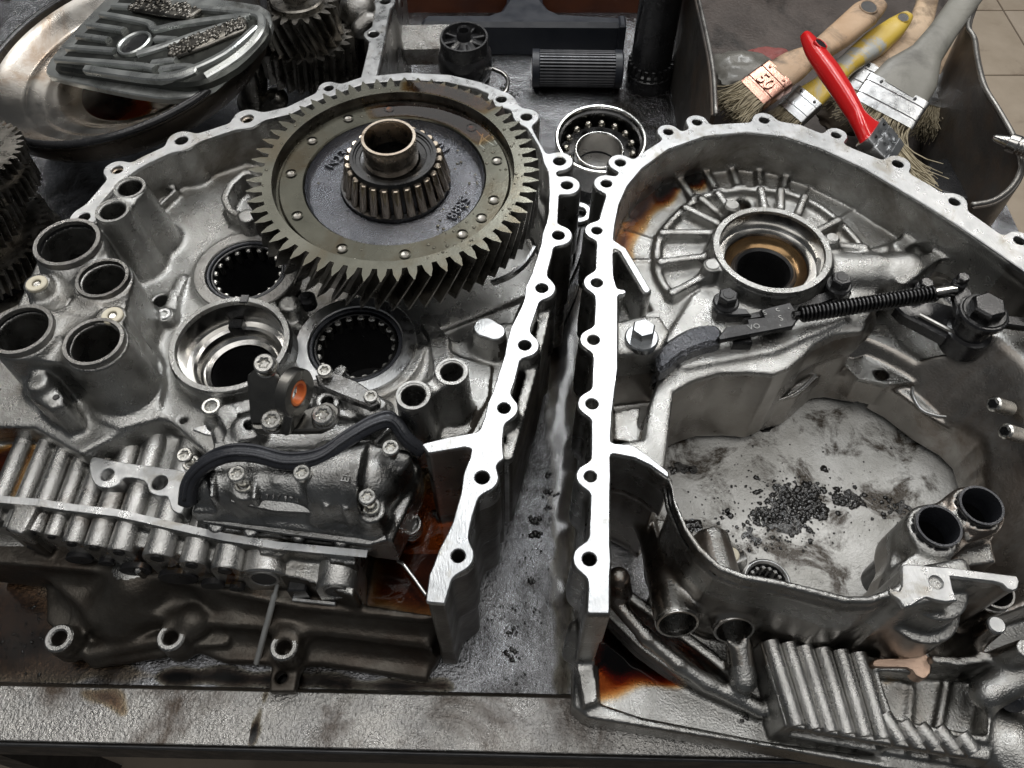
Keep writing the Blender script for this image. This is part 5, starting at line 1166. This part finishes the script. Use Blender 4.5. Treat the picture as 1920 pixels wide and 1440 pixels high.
# rim bead along the hole
rb_ = [W(x, y, 1.285) for x, y in [((a[0]+b[0])/2, (a[1]+b[1])/2) for a, b in zip(rimI, rimO)]]
MB().sweep(rb_[:-2], .02, 10).obj('rim_bead', BLACKM, caseR, True)
MB().sweep(smooth_curve([W(x, y, .462) for x, y in ((1222, 826), (1262, 784), (1330, 755), (1420, 758), (1490, 738), (1540, 693), (1578, 680))], 5), .012, 8).obj('ledge_edge', MACH, caseR, True)
MB().sweep(smooth_curve([W(x, y, .465) for x, y in ((1712, 720), (1712, 742), (1728, 768), (1760, 780), (1800, 784), (1826, 802), (1840, 845), (1846, 880), (1852, 898))], 5), .014, 8).obj('ledge_edge', MACH, caseR, True)
o2 = XY([(1579, 681), (1595, 684), (1658, 691), (1712, 717), (1660, 722), (1610, 710)], .5)
MB().prism(o2, .46, .508, [circ(W(1653, 702, .5)[:2], .055, 18)], .006).obj('ledge_lug', ALU, caseR)
# hub rim and bore
MB().lathe([(rh*.99, 1.17), (rh*.995, 1.205), (rh*.975, 1.222), (rh*.88, 1.222), (rh*.865, 1.205), (rh*.865, 1.17)], (RH.x, RH.y, 0), 72).obj('hub_rim', ALU, caseR)
MB().lathe([(rh*.864, 1.2), (rh*.86, 1.06), (rh*.84, 1.05), (rh*.76, 1.045), (rh*.72, 1.05), (rh*.70, 1.02)], (RH.x, RH.y, 0), 72).obj('bore_seat', STEEL, caseR)
MB().lathe([(rh*.70, 1.03), (rh*.66, .99), (rh*.6, .97), (rh*.56, .96)], (RH.x, RH.y, 0), 64).obj('amber_bore_step', mat('brown_reflection_step', (.17, .10, .05), (.3, .19, .09), .8, (.15, .25), 4, 40, .1), caseR)  # brown reflections of the stepped bore painted as an amber ring
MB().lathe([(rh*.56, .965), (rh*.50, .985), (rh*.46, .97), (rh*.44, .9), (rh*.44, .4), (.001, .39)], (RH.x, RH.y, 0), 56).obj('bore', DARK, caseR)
for (c, r, z), m in zip(socs, (DARK,)*3):
    MB().lathe([(r*1.04, z-.12), (r*1.04, z-.06), (r*.96, z-.055), (r*.96, z-.03), (r*1.0, z-.02), (r*.99, z), (r*.88, z), (r*.86, z-.02), (r*.86, z-.2)], (c.x, c.y, 0), 44).obj('socket_lip', RUBBER if z > 1.2 else ALU_D, caseR)
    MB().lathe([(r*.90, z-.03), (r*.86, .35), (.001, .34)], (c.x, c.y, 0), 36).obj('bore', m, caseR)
for px, py, z, rp, d in ANG:
    e = W(px, py, z); d = Vector(d).normalized(); r = RW(rp, px, py, z); M = axis_m(d, e)
    MB().lathe([(r*1.0, -.03), (r*1.0, .004), (r*.97, .012), (r*.86, .012), (r*.84, -.01), (r*.84, -.22), (.001, -.28)], (0, 0, 0), 40, M).obj('angled_bore', STEEL, caseR, 40)
for x, y, rp, z in ((1868, 1172, 17, .96),): c = W(x, y, z); MB().cyl(RW(rp, x, y, z)*.97, z-.03, z+.012, (c.x, c.y, 0), 28, .008).obj('boss_face', MACH, caseR)
for x, y, rp, z in ((1373, 384, 14, 1.2), (1561, 446, 13, 1.2), (1336, 496, 15, 1.2)): c = W(x, y, z); MB().cyl(RW(rp, x, y, z)*.95, z-.03, z+.008, (c.x, c.y, 0), 24, .008).obj('boss_face', ALU, caseR)
c = W(1898, 1322, .6); MB().cyl(.07, -.15, 0, seg=24, b=.015, M=axis_m((-.5, -.8, .5), c)).obj('rubber_plug', RUBBER, caseR)
# studs on the cone
for px, py, z in ((1862, 757, .95), (1884, 808, .95)):
    c = W(px, py, z); d = Vector((-.85, -.1, .5)); M = axis_m(d, c); MB().cyl(.055, -.2, 0, seg=20, b=.012, M=M).obj('stud', SCREW, caseR); MB().cyl(.035, -.01, .012, seg=6, b=.004, M=M).obj('stud', BLACKM, caseR)
# hex bolt with washer on the plate
def hex_bolt(c, r, h, parent, m, flange=1.35, tilt=(0, 0, 1), socket=False):
    M = axis_m(tilt, c); q = bpy.data.objects.new('hex_bolt', None); COL.objects.link(q); q.parent = parent; q.location = c-rootloc(parent)
    MB().prism([(r*math.cos(PI/3*k+.3), r*math.sin(PI/3*k+.3)) for k in range(6)], 0, h, [], r*.12, M).obj('head', m, q, 30)
    MB().cyl(r*flange, -.04, .015, seg=28, b=.01, M=M).obj('flange', m, q)
    if socket: MB().cyl(r*.55, h-.01, h+.004, seg=24, b=.003, M=M).obj('dished_top', BLACKM, q)
    return q
c = W(1203, 634, 1.24); hex_bolt(c, .085, .12, caseR, mat('grey_bolt', (.28, .29, .3), (.4, .41, .42), 1, (.25, .35), 4, 50, .1), 1.4)
# shift linkage
lk = bpy.data.objects.new('shift_linkage', None); COL.objects.link(lk); lk.parent = caseR; lk.location = W(1450, 610, 1.1)-rootloc(caseR); lk['label'] = 'black shift linkage with coil spring and two bolts'
zl = 1.17
MB().prism(XY([(1346, 632), (1362, 612), (1402, 606), (1400, 598), (1432, 594), (1426, 580), (1482, 566), (1500, 593), (1487, 612), (1350, 638)], zl), zl-.04, zl, [], .008).obj('stamped_plate', BLACKM, lk, 30)
MB().prism(XY([(1338, 578), (1345, 562), (1370, 556), (1382, 575), (1400, 578), (1410, 590), (1370, 592), (1345, 588)], 1.12), 1.0, 1.12, [], .012).obj('bolt_pad', BLACKM, lk, 30)
MB().prism(XY([(1388, 592), (1480, 565), (1570, 540), (1592, 532), (1598, 548), (1500, 585), (1400, 600)], 1.09), 1.0, 1.09, [], .012).obj('back_plate', BLACKM, lk, 30)
MB().prism(XY([(1395, 640), (1485, 612), (1490, 640), (1480, 655), (1400, 668)], .98), .84, .98, [], .02).obj('slider', BLACK, lk, 30)
mb = MB(); mb.box((-.07, -.05, 0), (.07, .05, .1), .01, Matrix.Translation(W(1385, 648, 1.02))).obj('catch', BLACKM, lk)
hex_bolt(W(1361, 567, 1.12), .075, .09, lk, BLACK, 1.3, socket=True); hex_bolt(W(1572, 535, 1.12), .075, .09, lk, BLACK, 1.3, socket=True)
sp0, sp1 = W(1500, 590, 1.17), W(1752, 550, 1.17); d = (sp1-sp0); L = d.length; d.normalize(); sd = d.cross(Vector((0, 0, 1))); n = 34
MB().sweep([sp0+d*(L*k/(n*12))+(sd*math.cos(2*PI*k/12)+Vector((0, 0, 1))*math.sin(2*PI*k/12))*.052 for k in range(n*12+1)], .0125, 6).obj('coil_spring', BLACKM, lk, True)
MB().sweep([sp0-d*.05, sp1+d*.15], .034, 12).obj('rod', BLACKM, lk); MB().sweep([sp1-d*.02, sp1+d*.16], .045, 12).obj('rod_end', STEEL, lk)
MB().prism(XY([(1785, 540), (1803, 528), (1822, 545), (1830, 585), (1815, 605), (1800, 598)], 1.17), 1.12, 1.17, [], .01).obj('lever', BLACKM, lk, 30)
c = W(1800, 530, 1.2); hex_bolt(c, .045, .07, lk, BLACK, 1.2)
c = W(1853, 575, 1.30); cx = (c.x, c.y, 0)
MB().lathe([(.16, .85), (.16, 1.02), (.13, 1.03), (.13, 1.18), (.17, 1.19), (.175, 1.23), (.165, 1.245), (.12, 1.25)], cx, 40).obj('bushing', BLACK, lk, 40)
hex_bolt(Vector((c.x, c.y, 1.24)), .12, .09, lk, BLACKM, 1.3)
MB().prism(XY([(1880, 590), (1990, 600), (2000, 625), (1875, 606)], 1.2), 1.15, 1.2, [], .01).obj('arm', BLACKM, lk, 30)
MB().prism(XY([(1680, 575), (1735, 560), (1798, 575), (1800, 625), (1775, 632), (1695, 590)], 1.0), .9, 1.0, [], .015).obj('mount_plate', BLACK, lk, 30)
MB().sweep([W(1724, 590, 1.02), W(1792, 626, 1.02)], .018, 8).obj('plate_edge', STEEL, lk)
hex_bolt(W(1732, 540, 1.06), .05, .07, lk, BLACK, 1.3)
# cast detent lever (speckled)
MB().prism(sc2(XY([(1232, 655), (1262, 630), (1300, 610), (1340, 606), (1356, 622), (1350, 640), (1320, 648), (1280, 665), (1250, 690), (1235, 690)], 1.15), 3, True), 1.02, 1.15, [], .03).obj('detent_lever', mat('speckled_iron', (.12, .125, .14), (.2, .205, .22), 1, (.22, .3), 3, 50, .9, .02), lk, 40)
MB().prism(sc2(XY([(1230, 690), (1270, 668), (1330, 648), (1370, 660), (1380, 690), (1350, 690), (1330, 670), (1270, 695), (1225, 715)], .98), 2, True), .86, .98, [], .02).obj('lever_side', BLACK, lk, 40)
tm = mat('stamp_light', (.2, .2, .2), (.34, .34, .33), 1, (.2, .3), 5, 60, .05)
LM = Matrix.Rotation(math.radians(14), 4, 'Z')
for s, px, py, sz in (('VO', 1414, 613, .065), ('S', 1464, 597, .07), ('S', 1434, 587, .06), ('.', 1476, 574, .09), ('c', 1457, 580, .07), (',', 1460, 606, .08), ('c', 1487, 592, .06)):
    mesh_obj('stamping', text_mesh(s, sz, .002, Matrix.Translation(W(px, py, zl+.002)) @ LM), tm, lk)
# oil in the right case
pool([(1138, 505), (1150, 420), (1168, 368), (1195, 332), (1240, 298), (1328, 298), (1328, 350), (1290, 358), (1262, 376), (1230, 404), (1202, 442), (1184, 492), (1166, 506)], 1.018, OILA, 'oil_puddle', 'amber oil running along the curved wall of the right case', None, 3, .14)
pool([(1215, 330), (1240, 305), (1320, 305), (1324, 344), (1290, 352), (1255, 372), (1228, 380)], 1.024, OIL, 'oil_stain', None, caseR, 3, .08)
pool([(1100, 1210), (1150, 1130), (1230, 1180), (1340, 1270), (1320, 1292), (1250, 1285), (1190, 1290), (1165, 1298), (1130, 1316), (1100, 1330)], .205, OILB, 'oil_puddle', 'amber to brown oil pool in the front left pocket of the right case', None, 3, .07)
pool([(1120, 1140), (1230, 1170), (1320, 1262), (1300, 1284), (1200, 1284), (1160, 1285), (1135, 1270), (1118, 1230)], .212, OIL, 'oil_stain', None, caseR)
pool([(1655, 1268), (1672, 1262), (1690, 1270), (1680, 1280), (1660, 1284)], .45, OILA, 'oil_stain', None, caseR, 3, .05)
# parts seen low in the hole
rbq = bpy.data.objects.new('needle_bearing', None); COL.objects.link(rbq); rbq.parent = caseR; c = W(1437, 1092, .22); rbq.location = c-rootloc(caseR); r = RW(46, 1437, 1092, .22)
MB().ring(r, r*.8, .08, .24, (c.x, c.y, 0), 48, .015).obj('outer_ring', MACH, rbq); MB().ring(r*.79, r*.6, .08, .2, (c.x, c.y, 0), 48, .015).obj('cage', BLACKM, rbq)
for k in range(16): a = 2*PI*k/16; MB().cyl(.016, .1, .215, (c.x+r*.66*math.cos(a), c.y+r*.66*math.sin(a), 0), 8, .005).obj('roller', STEEL, rbq)
MB().cyl(r*.6, .02, .09, (c.x, c.y, 0), 30).obj('bore', DARK, rbq)
c = W(1376, 1060, .22); M = axis_m((.25, -.6, .5), c); MB().cyl(.125, -.3, 0, seg=32, b=.015, M=M).obj('sleeve', STEEL, caseR);
M2 = axis_m((.0, -.2, 1), W(1372, 1041, .32)); MB().cyl(.055, -.03, .015, seg=20, b=.01, M=M2).obj('cream_plug', CREAM, caseR)

# ================================================================== cut-open bin with brushes (top right)
binm = mat('dirty_bin_steel', (.05, .047, .045), (.12, .11, .10), .4, (.35, .55), 1.4, 40, .2, .01, stain=(.14, .1, .07), stain_s=.9, stain_t=(.5, .7))
bin_ = thing('brush_bin', 'dark open steel bin holding paint brushes at the top right', 'bin', tuple(W(1560, 160, 0)))
ZB = 1.25
rimp = [W(x, y, ZB) for x, y in ((1296, -60), (1310, 0), (1328, 80), (1338, 140), (1342, 215))]
far = [W(x, y, ZB) for x, y in ((1822, 384), (1862, 376), (1895, 352), (1913, 320), (1912, 292), (1900, 255), (1872, 205), (1845, 160), (1832, 110), (1826, 70), (1815, 45), (1835, -10), (1860, -60))]
def wall(pts, z0, z1, t, m, name, parent):
    P = [(p.x, p.y) for p in smooth_curve(pts, 4)]; n = len(P); off = []
    for i in range(n):
        a, b = P[max(i-1, 0)], P[min(i+1, n-1)]; d = Vector((b[0]-a[0], b[1]-a[1])).normalized(); off.append((P[i][0]+d.y*t, P[i][1]-d.x*t))
    return MB().prism(P+off[::-1], z0, z1, [], .008).obj(name, m, parent, 40)
wall(rimp, .0, ZB, .04, binm, 'side_wall', bin_); wall(far, .0, ZB, .04, binm, 'side_wall', bin_)
rimm = mat('worn_rim', (.22, .21, .2), (.36, .35, .33), .9, (.3, .45), 6, 50, .2)
for q in (rimp, far): MB().sweep([p+Vector((0, 0, .0)) for p in smooth_curve(q, 4)], .022, 8).obj('rolled_edge', rimm, bin_, True)
fo = [tuple(W(1285, -150, .05)[:2])]+[tuple(p[:2]) for p in rimp[1:]]+[tuple(W(x, y, ZB)[:2]) for x, y in ((1500, 300), (1700, 370))]+[tuple(p[:2]) for p in far]+[tuple(W(1850, -150, .05)[:2])]
MB().prism(fo, .01, .05, [], .005).obj('base', mat('bin_floor', (.055, .045, .04), (.11, .09, .08), .2, (.3, .5), 1.2, 30, .3, .02, stain=(.02, .017, .015), stain_s=1.2, stain_t=(.5, .65)), bin_)
a = W(1290, -145, .05); b = W(1850, -145, .05); MB().box((a.x, a.y+.0, 0), (b.x+.3, a.y+.04, .9), .01).obj('back_wall', binm, bin_)
HAIR = mat('dirty_bristle', (.30, .25, .16), (.55, .48, .34), 0, (.45, .6), 12, 60, .1, stain=(.08, .06, .035), stain_s=3, stain_t=(.5, .7))
TINF = mat('tin_ferrule', (.52, .53, .54), (.68, .69, .70), 1, (.26, .38), 5, 40, .25, .01, stain=(.2, .19, .17), stain_s=3, stain_t=(.58, .75))
def brush(label, path, hws, hts, ftop, fbot, fhw, flen, mats, zs, hole=None, num=None, spread=1.25, hairs=420, upv=(0, -.25, 1), group='paint brushes lying in the bin', ferr=TINF, tape=None):
    """path: pixel points of the handle from its end to the ferrule; widths in pixels"""
    hm = mats; zt, zf, zb_, zh = zs
    B0, B1 = W(*ftop, zf), W(*fbot, zb_)
    root = thing('paint_brush', label, 'paint brush', tuple(B1), group)
    ax = (B1-B0).normalized(); up = (Vector(upv)-ax*ax.dot(Vector(upv))).normalized(); sx = ax.cross(up).normalized()
    fw = RW(fhw, *ftop, zf); pts = [W(x, y, zt+(zf-zt)*k/(len(path))) for k, (x, y) in enumerate(path)]+[B0+ax*.03]
    ws = [RW(w, *p, zf) for w, p in zip(hws, path)]+[fw*.96]; hs = [h for h in hts]+[hts[-1]]
    C = smooth_curve(pts, 6); n = len(C); secs = []
    def lerp(L, f): i = min(int(f), len(L)-2); return L[i]+(L[i+1]-L[i])*(f-i)
    for i, c in enumerate(C):
        f = i/6; t = (C[min(i+1, n-1)]-C[max(i-1, 0)]).normalized(); u = (up-t*up.dot(t)).normalized(); s = t.cross(u).normalized()
        secs.append((c, s*lerp(ws, f), u*lerp(hs, f)))
    s0 = secs[0]; secs.insert(0, (s0[0]-(C[1]-C[0])*.35, s0[1]*.55, s0[2]*.6))
    me = MB().loft(secs, 24, 2.8).mesh()
    ho = mesh_obj('handle', me, hm, root, 45)
    if hole:
        hc, hr = hole; f = min(range(n), key=lambda i: (C[i]-W(*hc, C[i].z)).length); c = C[f]; u = secs[f+1][2]; r = RW(hr, *hc, c.z)
        M = axis_m(u.normalized(), c+u*.93); MB().cyl(r, -.02, .012, seg=28, b=.003, M=M).obj('hang_hole', DARK, root); MB().ring(r*1.18, r*.97, -.02, .016, seg=28, b=.006, M=M).obj('hole_rim', hm, root)
    th = .075
    FB = Matrix((( *sx, 0), (*ax, 0), (*(sx.cross(ax)), 0), (0, 0, 0, 1))).transposed(); FB.translation = B0
    L = (B1-B0).length
    secs = []
    for y, w, t in ((0, 1, 1), (L*.02, 1.0, 1.0), (L*.24, 1.0, 1.0), (L*.26, .985, .9), (L*.30, .985, .9), (L*.32, 1.0, 1.0), (L*.70, 1.0, .98), (L*.72, .985, .88), (L*.77, .985, .88), (L*.79, 1, .96), (L, 1.0, .9)):
        secs.append((FB @ Vector((0, y, 0)), sx*fw*w, up*th*t))
    MB().loft(secs, 28, 7).obj('ferrule', ferr, root, 40)
    nl = MB().lathe([(.016, 0), (.014, .008), (.001, .012)], seg=10).mesh(); nl.materials.append(BLACKM if ferr is TINF else ferr)
    sg = 1 if (sx.cross(ax)).dot(up) > 0 else -1
    for k in (-.55, .55):
        o = bpy.data.objects.new('nail', nl); COL.objects.link(o); o.parent = root; o.matrix_local = Matrix.Translation(-rootloc(root)) @ axis_m(up, B0+ax*L*.13+sx*fw*k+up*th)
    if num:
        M = Matrix(((*(-sx*sg*-1), 0), (*(-ax), 0), (*up, 0), (0, 0, 0, 1))).transposed()
        X = sx if sx.cross(-ax).dot(up) > 0 else -sx
        M = Matrix(((*X, 0), (*(-ax), 0), (*up, 0), (0, 0, 0, 1))).transposed(); M.translation = B0+ax*L*.53+up*(th+.002)
        mesh_obj('stamped_size', text_mesh(num, .18, .014, M), ferr, root)
    vs, fs = [], []
    for k in range(hairs):
        x = random.uniform(-1, 1); z = random.uniform(-1, 1); l = flen*random.uniform(.75, 1.08)
        p0 = FB @ Vector((x*fw*.94, L-.02, 0))+up*z*th*.8
        bend = sx*(x*fw*(spread-1)+random.gauss(0, .05))+up*random.gauss(-.02, .05)
        for j in range(4):
            f = j/3; c = p0+ax*l*f+bend*f*f; w = .0075*(1-.45*f)
            vs += [c+sx*w, c-sx*w*.5+up*w, c-sx*w*.5-up*w]
        o = len(vs)-12
        for j in range(3):
            for q in range(3): fs.append((o+j*3+q, o+j*3+(q+1) % 3, o+j*3+3+(q+1) % 3, o+j*3+3+q))
    me = me_from(vs, fs); mesh_obj('bristles', me, HAIR, root, True, kind='stuff')
    return root
WOOD = mat('worn_beech', (.50, .33, .2), (.62, .44, .29), 0, (.4, .55), 3, 30, .3, .01, stain=(.16, .115, .08), stain_s=2.6, stain_t=(.46, .64), stretch=(1, 6, 6))
WOODL = mat('pale_beech', (.56, .40, .26), (.70, .53, .37), 0, (.4, .55), 3, 30, .3, .01, stain=(.2, .14, .09), stain_s=2.4, stain_t=(.48, .66))
YEL = mat('yellow_lacquer', (.60, .40, .04), (.66, .48, .10), 0, (.25, .4), 3, 40, .1, stain=(.42, .43, .41), stain_s=1.2, stain_t=(.5, .56))
RED = mat('red_plastic', (.70, .012, .014), (.74, .02, .02), 0, (.16, .24), 3, 60, .03, coat=.4)
GREYH = mat('grey_handle', (.20, .195, .17), (.28, .27, .24), 0, (.35, .45), 2.5, 50, .1, stain=(.12, .115, .1), stain_s=1.6, stain_t=(.5, .7))
COPP = mat('copper_ferrule', (.40, .21, .155), (.52, .30, .235), 1, (.25, .36), 4, 40, .25, .01, stain=(.25, .14, .1), stain_s=3, stain_t=(.55, .7))
brush('wooden brush with a wide flat block and pale ferrule at the right', [(1725, 62), (1748, 92), (1768, 118)], [24, 26, 33], [.07, .08, .08], (1770, 150), (1762, 212), 34, .34, WOODL, (.55, .5, .45, .4), hairs=520)
brush('brush with pale curved wooden handle under the grey one', [(1742, -30), (1736, 12), (1715, 62), (1678, 104)], [18, 19, 24, 40], [.07, .08, .08, .08], (1652, 138), (1622, 186), 48, .3, WOODL, (.75, .7, .6, .5))
brush('yellow handled brush with small tin ferrule', [(1702, 30), (1678, 52), (1640, 82), (1590, 120), (1550, 158)], [10, 20, 25, 19, 22], [.05, .08, .09, .08, .07], (1517, 184), (1480, 218), 30, .25, YEL, (.95, .75, .65, .5), hole=((1683, 41), 10), hairs=200)
brush('wooden brush with copper coloured ferrule stamped 50', [(1652, 6), (1622, 26), (1570, 70), (1525, 102), (1490, 122)], [14, 27, 25, 19, 30], [.05, .08, .08, .08, .08], (1461, 142), (1408, 180), 35, .30, WOOD, (1.15, 1.0, .9, .8), hole=((1618, 21), 15), num='50', ferr=COPP, hairs=520)
brush('wide brush with grey curved handle and tin ferrule', [(1840, -40), (1806, 6), (1766, 62), (1735, 104), (1708, 140)], [24, 24, 25, 30, 52], [.07, .08, .09, .09, .08], (1682, 172), (1650, 220), 62, .2, GREYH, (1.35, 1.0, .9, .8), hairs=300)
brush('small brush with glossy red handle and tin ferrule stamped 50', [(1510, 66), (1528, 96), (1556, 136), (1582, 176), (1604, 214), (1619, 234)], [9, 17, 19, 17, 13, 24], [.045, .075, .085, .08, .07, .065], (1630, 247), (1672, 296), 41, .45, RED, (1.5, 1.35, 1.2, 1.19), hole=((1527, 93), 12), num='50', hairs=520, upv=(-.12, .12, 1))
def crumple(name, label, cat, c, r, sc, m, seed, k=.28):
    rnd = np.random.default_rng(seed); bm = bmesh.new(); bmesh.ops.create_icosphere(bm, subdivisions=4, radius=1)
    ph = rnd.uniform(0, 6.28, (14, 1)); dr = rnd.normal(0, 1, (14, 3))*rnd.uniform(2, 7, (14, 1))
    for v in bm.verts:
        p = np.array(v.co); d = np.abs(np.sin(dr @ p[:, None]+ph)).mean(); v.co *= 1+k*(d-.6)*2.4
    me = bpy.data.meshes.new(name); bm.to_mesh(me); bm.free(); me.transform(Matrix.Translation(c) @ Matrix.Diagonal((r*sc[0], r*sc[1], r*sc[2], 1)))
    return tag(mesh_obj(name, me, m, None, 50), label, cat)
crumple('plastic_bag', 'crumpled grey plastic bag behind the copper coloured brush', 'bag', W(1388, 138, .5), .36, (1, .8, .5), mat('grey_bag', (.13, .125, .11), (.22, .21, .19), 0, (.2, .4), 3, 20, .3), 3)
crumple('red_rag', 'dirty dark red rag behind the copper coloured brush', 'rag', W(1440, 120, .45), .3, (1, .7, .5), mat('red_cloth', (.20, .05, .045), (.3, .09, .08), 0, (.6, .8), 4, 60, .4), 5)
crumple('rag', 'dark greasy rag under the red brush handle', 'rag', W(1590, 215, .45), .3, (1, .8, .5), mat('greasy_cloth', (.07, .055, .04), (.15, .12, .09), 0, (.5, .7), 4, 60, .4), 8)
nz = thing('blow_gun', 'silver blow gun nozzle pointing in from the right edge', 'nozzle', tuple(W(1895, 272, 1.3)))
a, b = W(1862, 257, 1.34), W(1990, 300, 1.4); d = (b-a).normalized(); M = axis_m(d, a)
MB().lathe([(.018, 0), (.03, .02), (.045, .1), (.05, .12), (.075, .13), (.078, .2), (.07, .21), (.07, .34), (.085, .35), (.085, .9)], (0, 0, 0), 28, M, cap=True).obj('tip', STEEL, nz, 40)
for k in (.22, .25, .28): MB().ring(.074, .06, k, k+.012, seg=24, b=.003, M=M).obj('ring', SCREW, nz)
pl_ = thing('oily_tray', 'black oily wedge shaped sheet below the bin wall at the right', 'sheet', tuple(W(1790, 330, .3)))
MB().prism(XY([(1745, 300), (1790, 290), (1812, 330), (1830, 372), (1760, 352), (1735, 322)], .5), .44, .48, [], .01).obj('sheet', BLACK, pl_)
# ================================================================== dirty pale sheet below the bell housing, sludge
SHEET = mat('dirty_pale_sheet', (.42, .41, .38), (.80, .79, .76), 0, (.14, .36), 2.2, 50, .9, .014, stain=(.06, .047, .033), stain_s=2.4, stain_t=(.50, .60), stain_r=.16, spec=.7, detail=10)
sh = MB().prism(XY([(1180, 800), (1300, 720), (1480, 690), (1700, 720), (1860, 860), (1820, 1000), (1700, 1180), (1400, 1190), (1240, 1090), (1200, 950)], .006), .001, .007, [], 0).obj('metal_sheet', SHEET, None)
tag(sh, 'dirty pale sheet on the bench seen through the bell housing opening', 'sheet')
SL = mat('black_sludge', (.006, .006, .006), (.014, .013, .012), 0, (.05, .16), 6, 30, .4, .02, spec=.7)
bs = []
for k in range(8):
    bm = bmesh.new(); bmesh.ops.create_icosphere(bm, subdivisions=2, radius=1)
    for v in bm.verts: v.co *= 1+random.uniform(-.42, .42); v.co.x *= 1.25; v.co.z *= .45
    bs.append(([v.co.copy() for v in bm.verts], [tuple(v.index for v in f.verts) for f in bm.faces])); bm.free()
def sludge(name, label, spots, z):
    mb = MB()
    for px, py, n, sp, r in spots:
        for k in range(n):
            c = W(px+random.gauss(0, sp), py+random.gauss(0, sp*.62), z); s = r*random.choice((.14, .2, .3, .42, .62))*random.uniform(.7, 1.2); v, f = bs[random.randrange(8)]; R = Matrix.Rotation(random.uniform(0, 6.3), 3, 'Z')
            mb.add([c+(R @ p)*s for p in v], f)
    o = mesh_obj(name, mb.mesh(False), SL, None, True); tag(o, label, 'sludge', kind='stuff')
sludge('sludge', 'black wet sludge lumps scattered on the pale sheet', [(1500, 930, 130, 24, .035), (1525, 955, 100, 16, .04), (1475, 925, 70, 20, .03), (1590, 938, 30, 12, .035), (1575, 925, 20, 12, .03), (1610, 938, 10, 8, .025), (1445, 965, 80, 20, .032), (1470, 985, 90, 30, .026), (1420, 975, 20, 14, .03),
    (1300, 985, 10, 6, .045), (1365, 965, 8, 8, .03), (1340, 1010, 25, 22, .026), (1330, 1030, 16, 10, .035), (1390, 1010, 20, 18, .025), (1480, 1010, 20, 28, .022), (1660, 945, 20, 14, .022), (1680, 960, 24, 16, .024), (1700, 970, 10, 10, .02), (1265, 880, 10, 7, .035), (1290, 880, 6, 6, .03),
    (1440, 905, 40, 40, .014), (1560, 1000, 50, 60, .010), (1400, 880, 40, 50, .012), (1600, 860, 30, 60, .009), (1440, 1060, 20, 30, .012), (1350, 940, 50, 40, .012)], .01)
sludge('grit', 'black grit and oil lumps on the bench between the two case halves', [(1003, 975, 16, 5, .03), (1008, 1000, 12, 5, .03), (1028, 890, 6, 5, .022), (1025, 925, 12, 5, .03), (1042, 928, 5, 3, .03), (1030, 950, 8, 6, .022), (998, 1090, 10, 4, .026), (960, 1185, 14, 8, .02), (955, 1220, 12, 8, .02), (968, 1230, 10, 6, .022), (935, 1150, 10, 20, .012),
    (1000, 1050, 40, 30, .009), (970, 1150, 40, 40, .009), (985, 1275, 12, 16, .012), (1170, 110, 12, 90, .014), (1050, 170, 10, 60, .014), (945, 165, 10, 6, .03), (958, 178, 8, 5, .025), (40, 1200, 40, 30, .014), (60, 1130, 30, 30, .014), (985, 70, 8, 40, .014), (300, 1285, 40, 70, .01), (640, 1280, 40, 60, .01)], .008)
sludge('metal_crumb', 'small black crumb on the floor of the right case front pocket', [(1400, 1346, 5, 4, .02)], .2)

# wet smears round the lumps
def smear(spots, name, label, z=.0085):
    C = []
    for px, py, n, sp, r in spots:
        for k in range(n): c = W(px+random.gauss(0, sp), py+random.gauss(0, sp*.6), z); C.append((c.x, c.y, r*random.uniform(.4, 1.2)))
    bb_ = (min(c[0] for c in C)-.2, min(c[1] for c in C)-.2, max(c[0] for c in C)+.2, max(c[1] for c in C)+.2)
    def f(X, Y):
        d = np.full(X.shape, 9., np.float32)
        for x, y, r in C: d = smin(d, np.hypot(X-x, Y-y)-r, .05)
        return d+.012*np.sin(X*61+Y*17)*np.sin(Y*47-X*29)
    mb = MB()
    for L in contour(f, bb_, .015):
        if sum(L[i][0]*L[(i+1) % len(L)][1]-L[(i+1) % len(L)][0]*L[i][1] for i in range(len(L))) < 0 and False: continue
        mb.prism(L, z-.004, z+.003, [], .002, bot=False)
    o = mb.obj(name, SL, None, None); tag(o, label, 'sludge', kind='stuff')
smear([(1500, 932, 26, 22, .03), (1470, 985, 18, 26, .022), (1590, 938, 10, 10, .025), (1445, 962, 12, 16, .028), (1290, 880, 5, 10, .03), (1302, 985, 4, 5, .04), (1340, 1015, 8, 18, .02), (1400, 1008, 8, 16, .02), (1675, 955, 8, 14, .018), (1440, 800, 5, 12, .03)], 'sludge_smear', 'black wet smears under the lumps on the pale sheet')
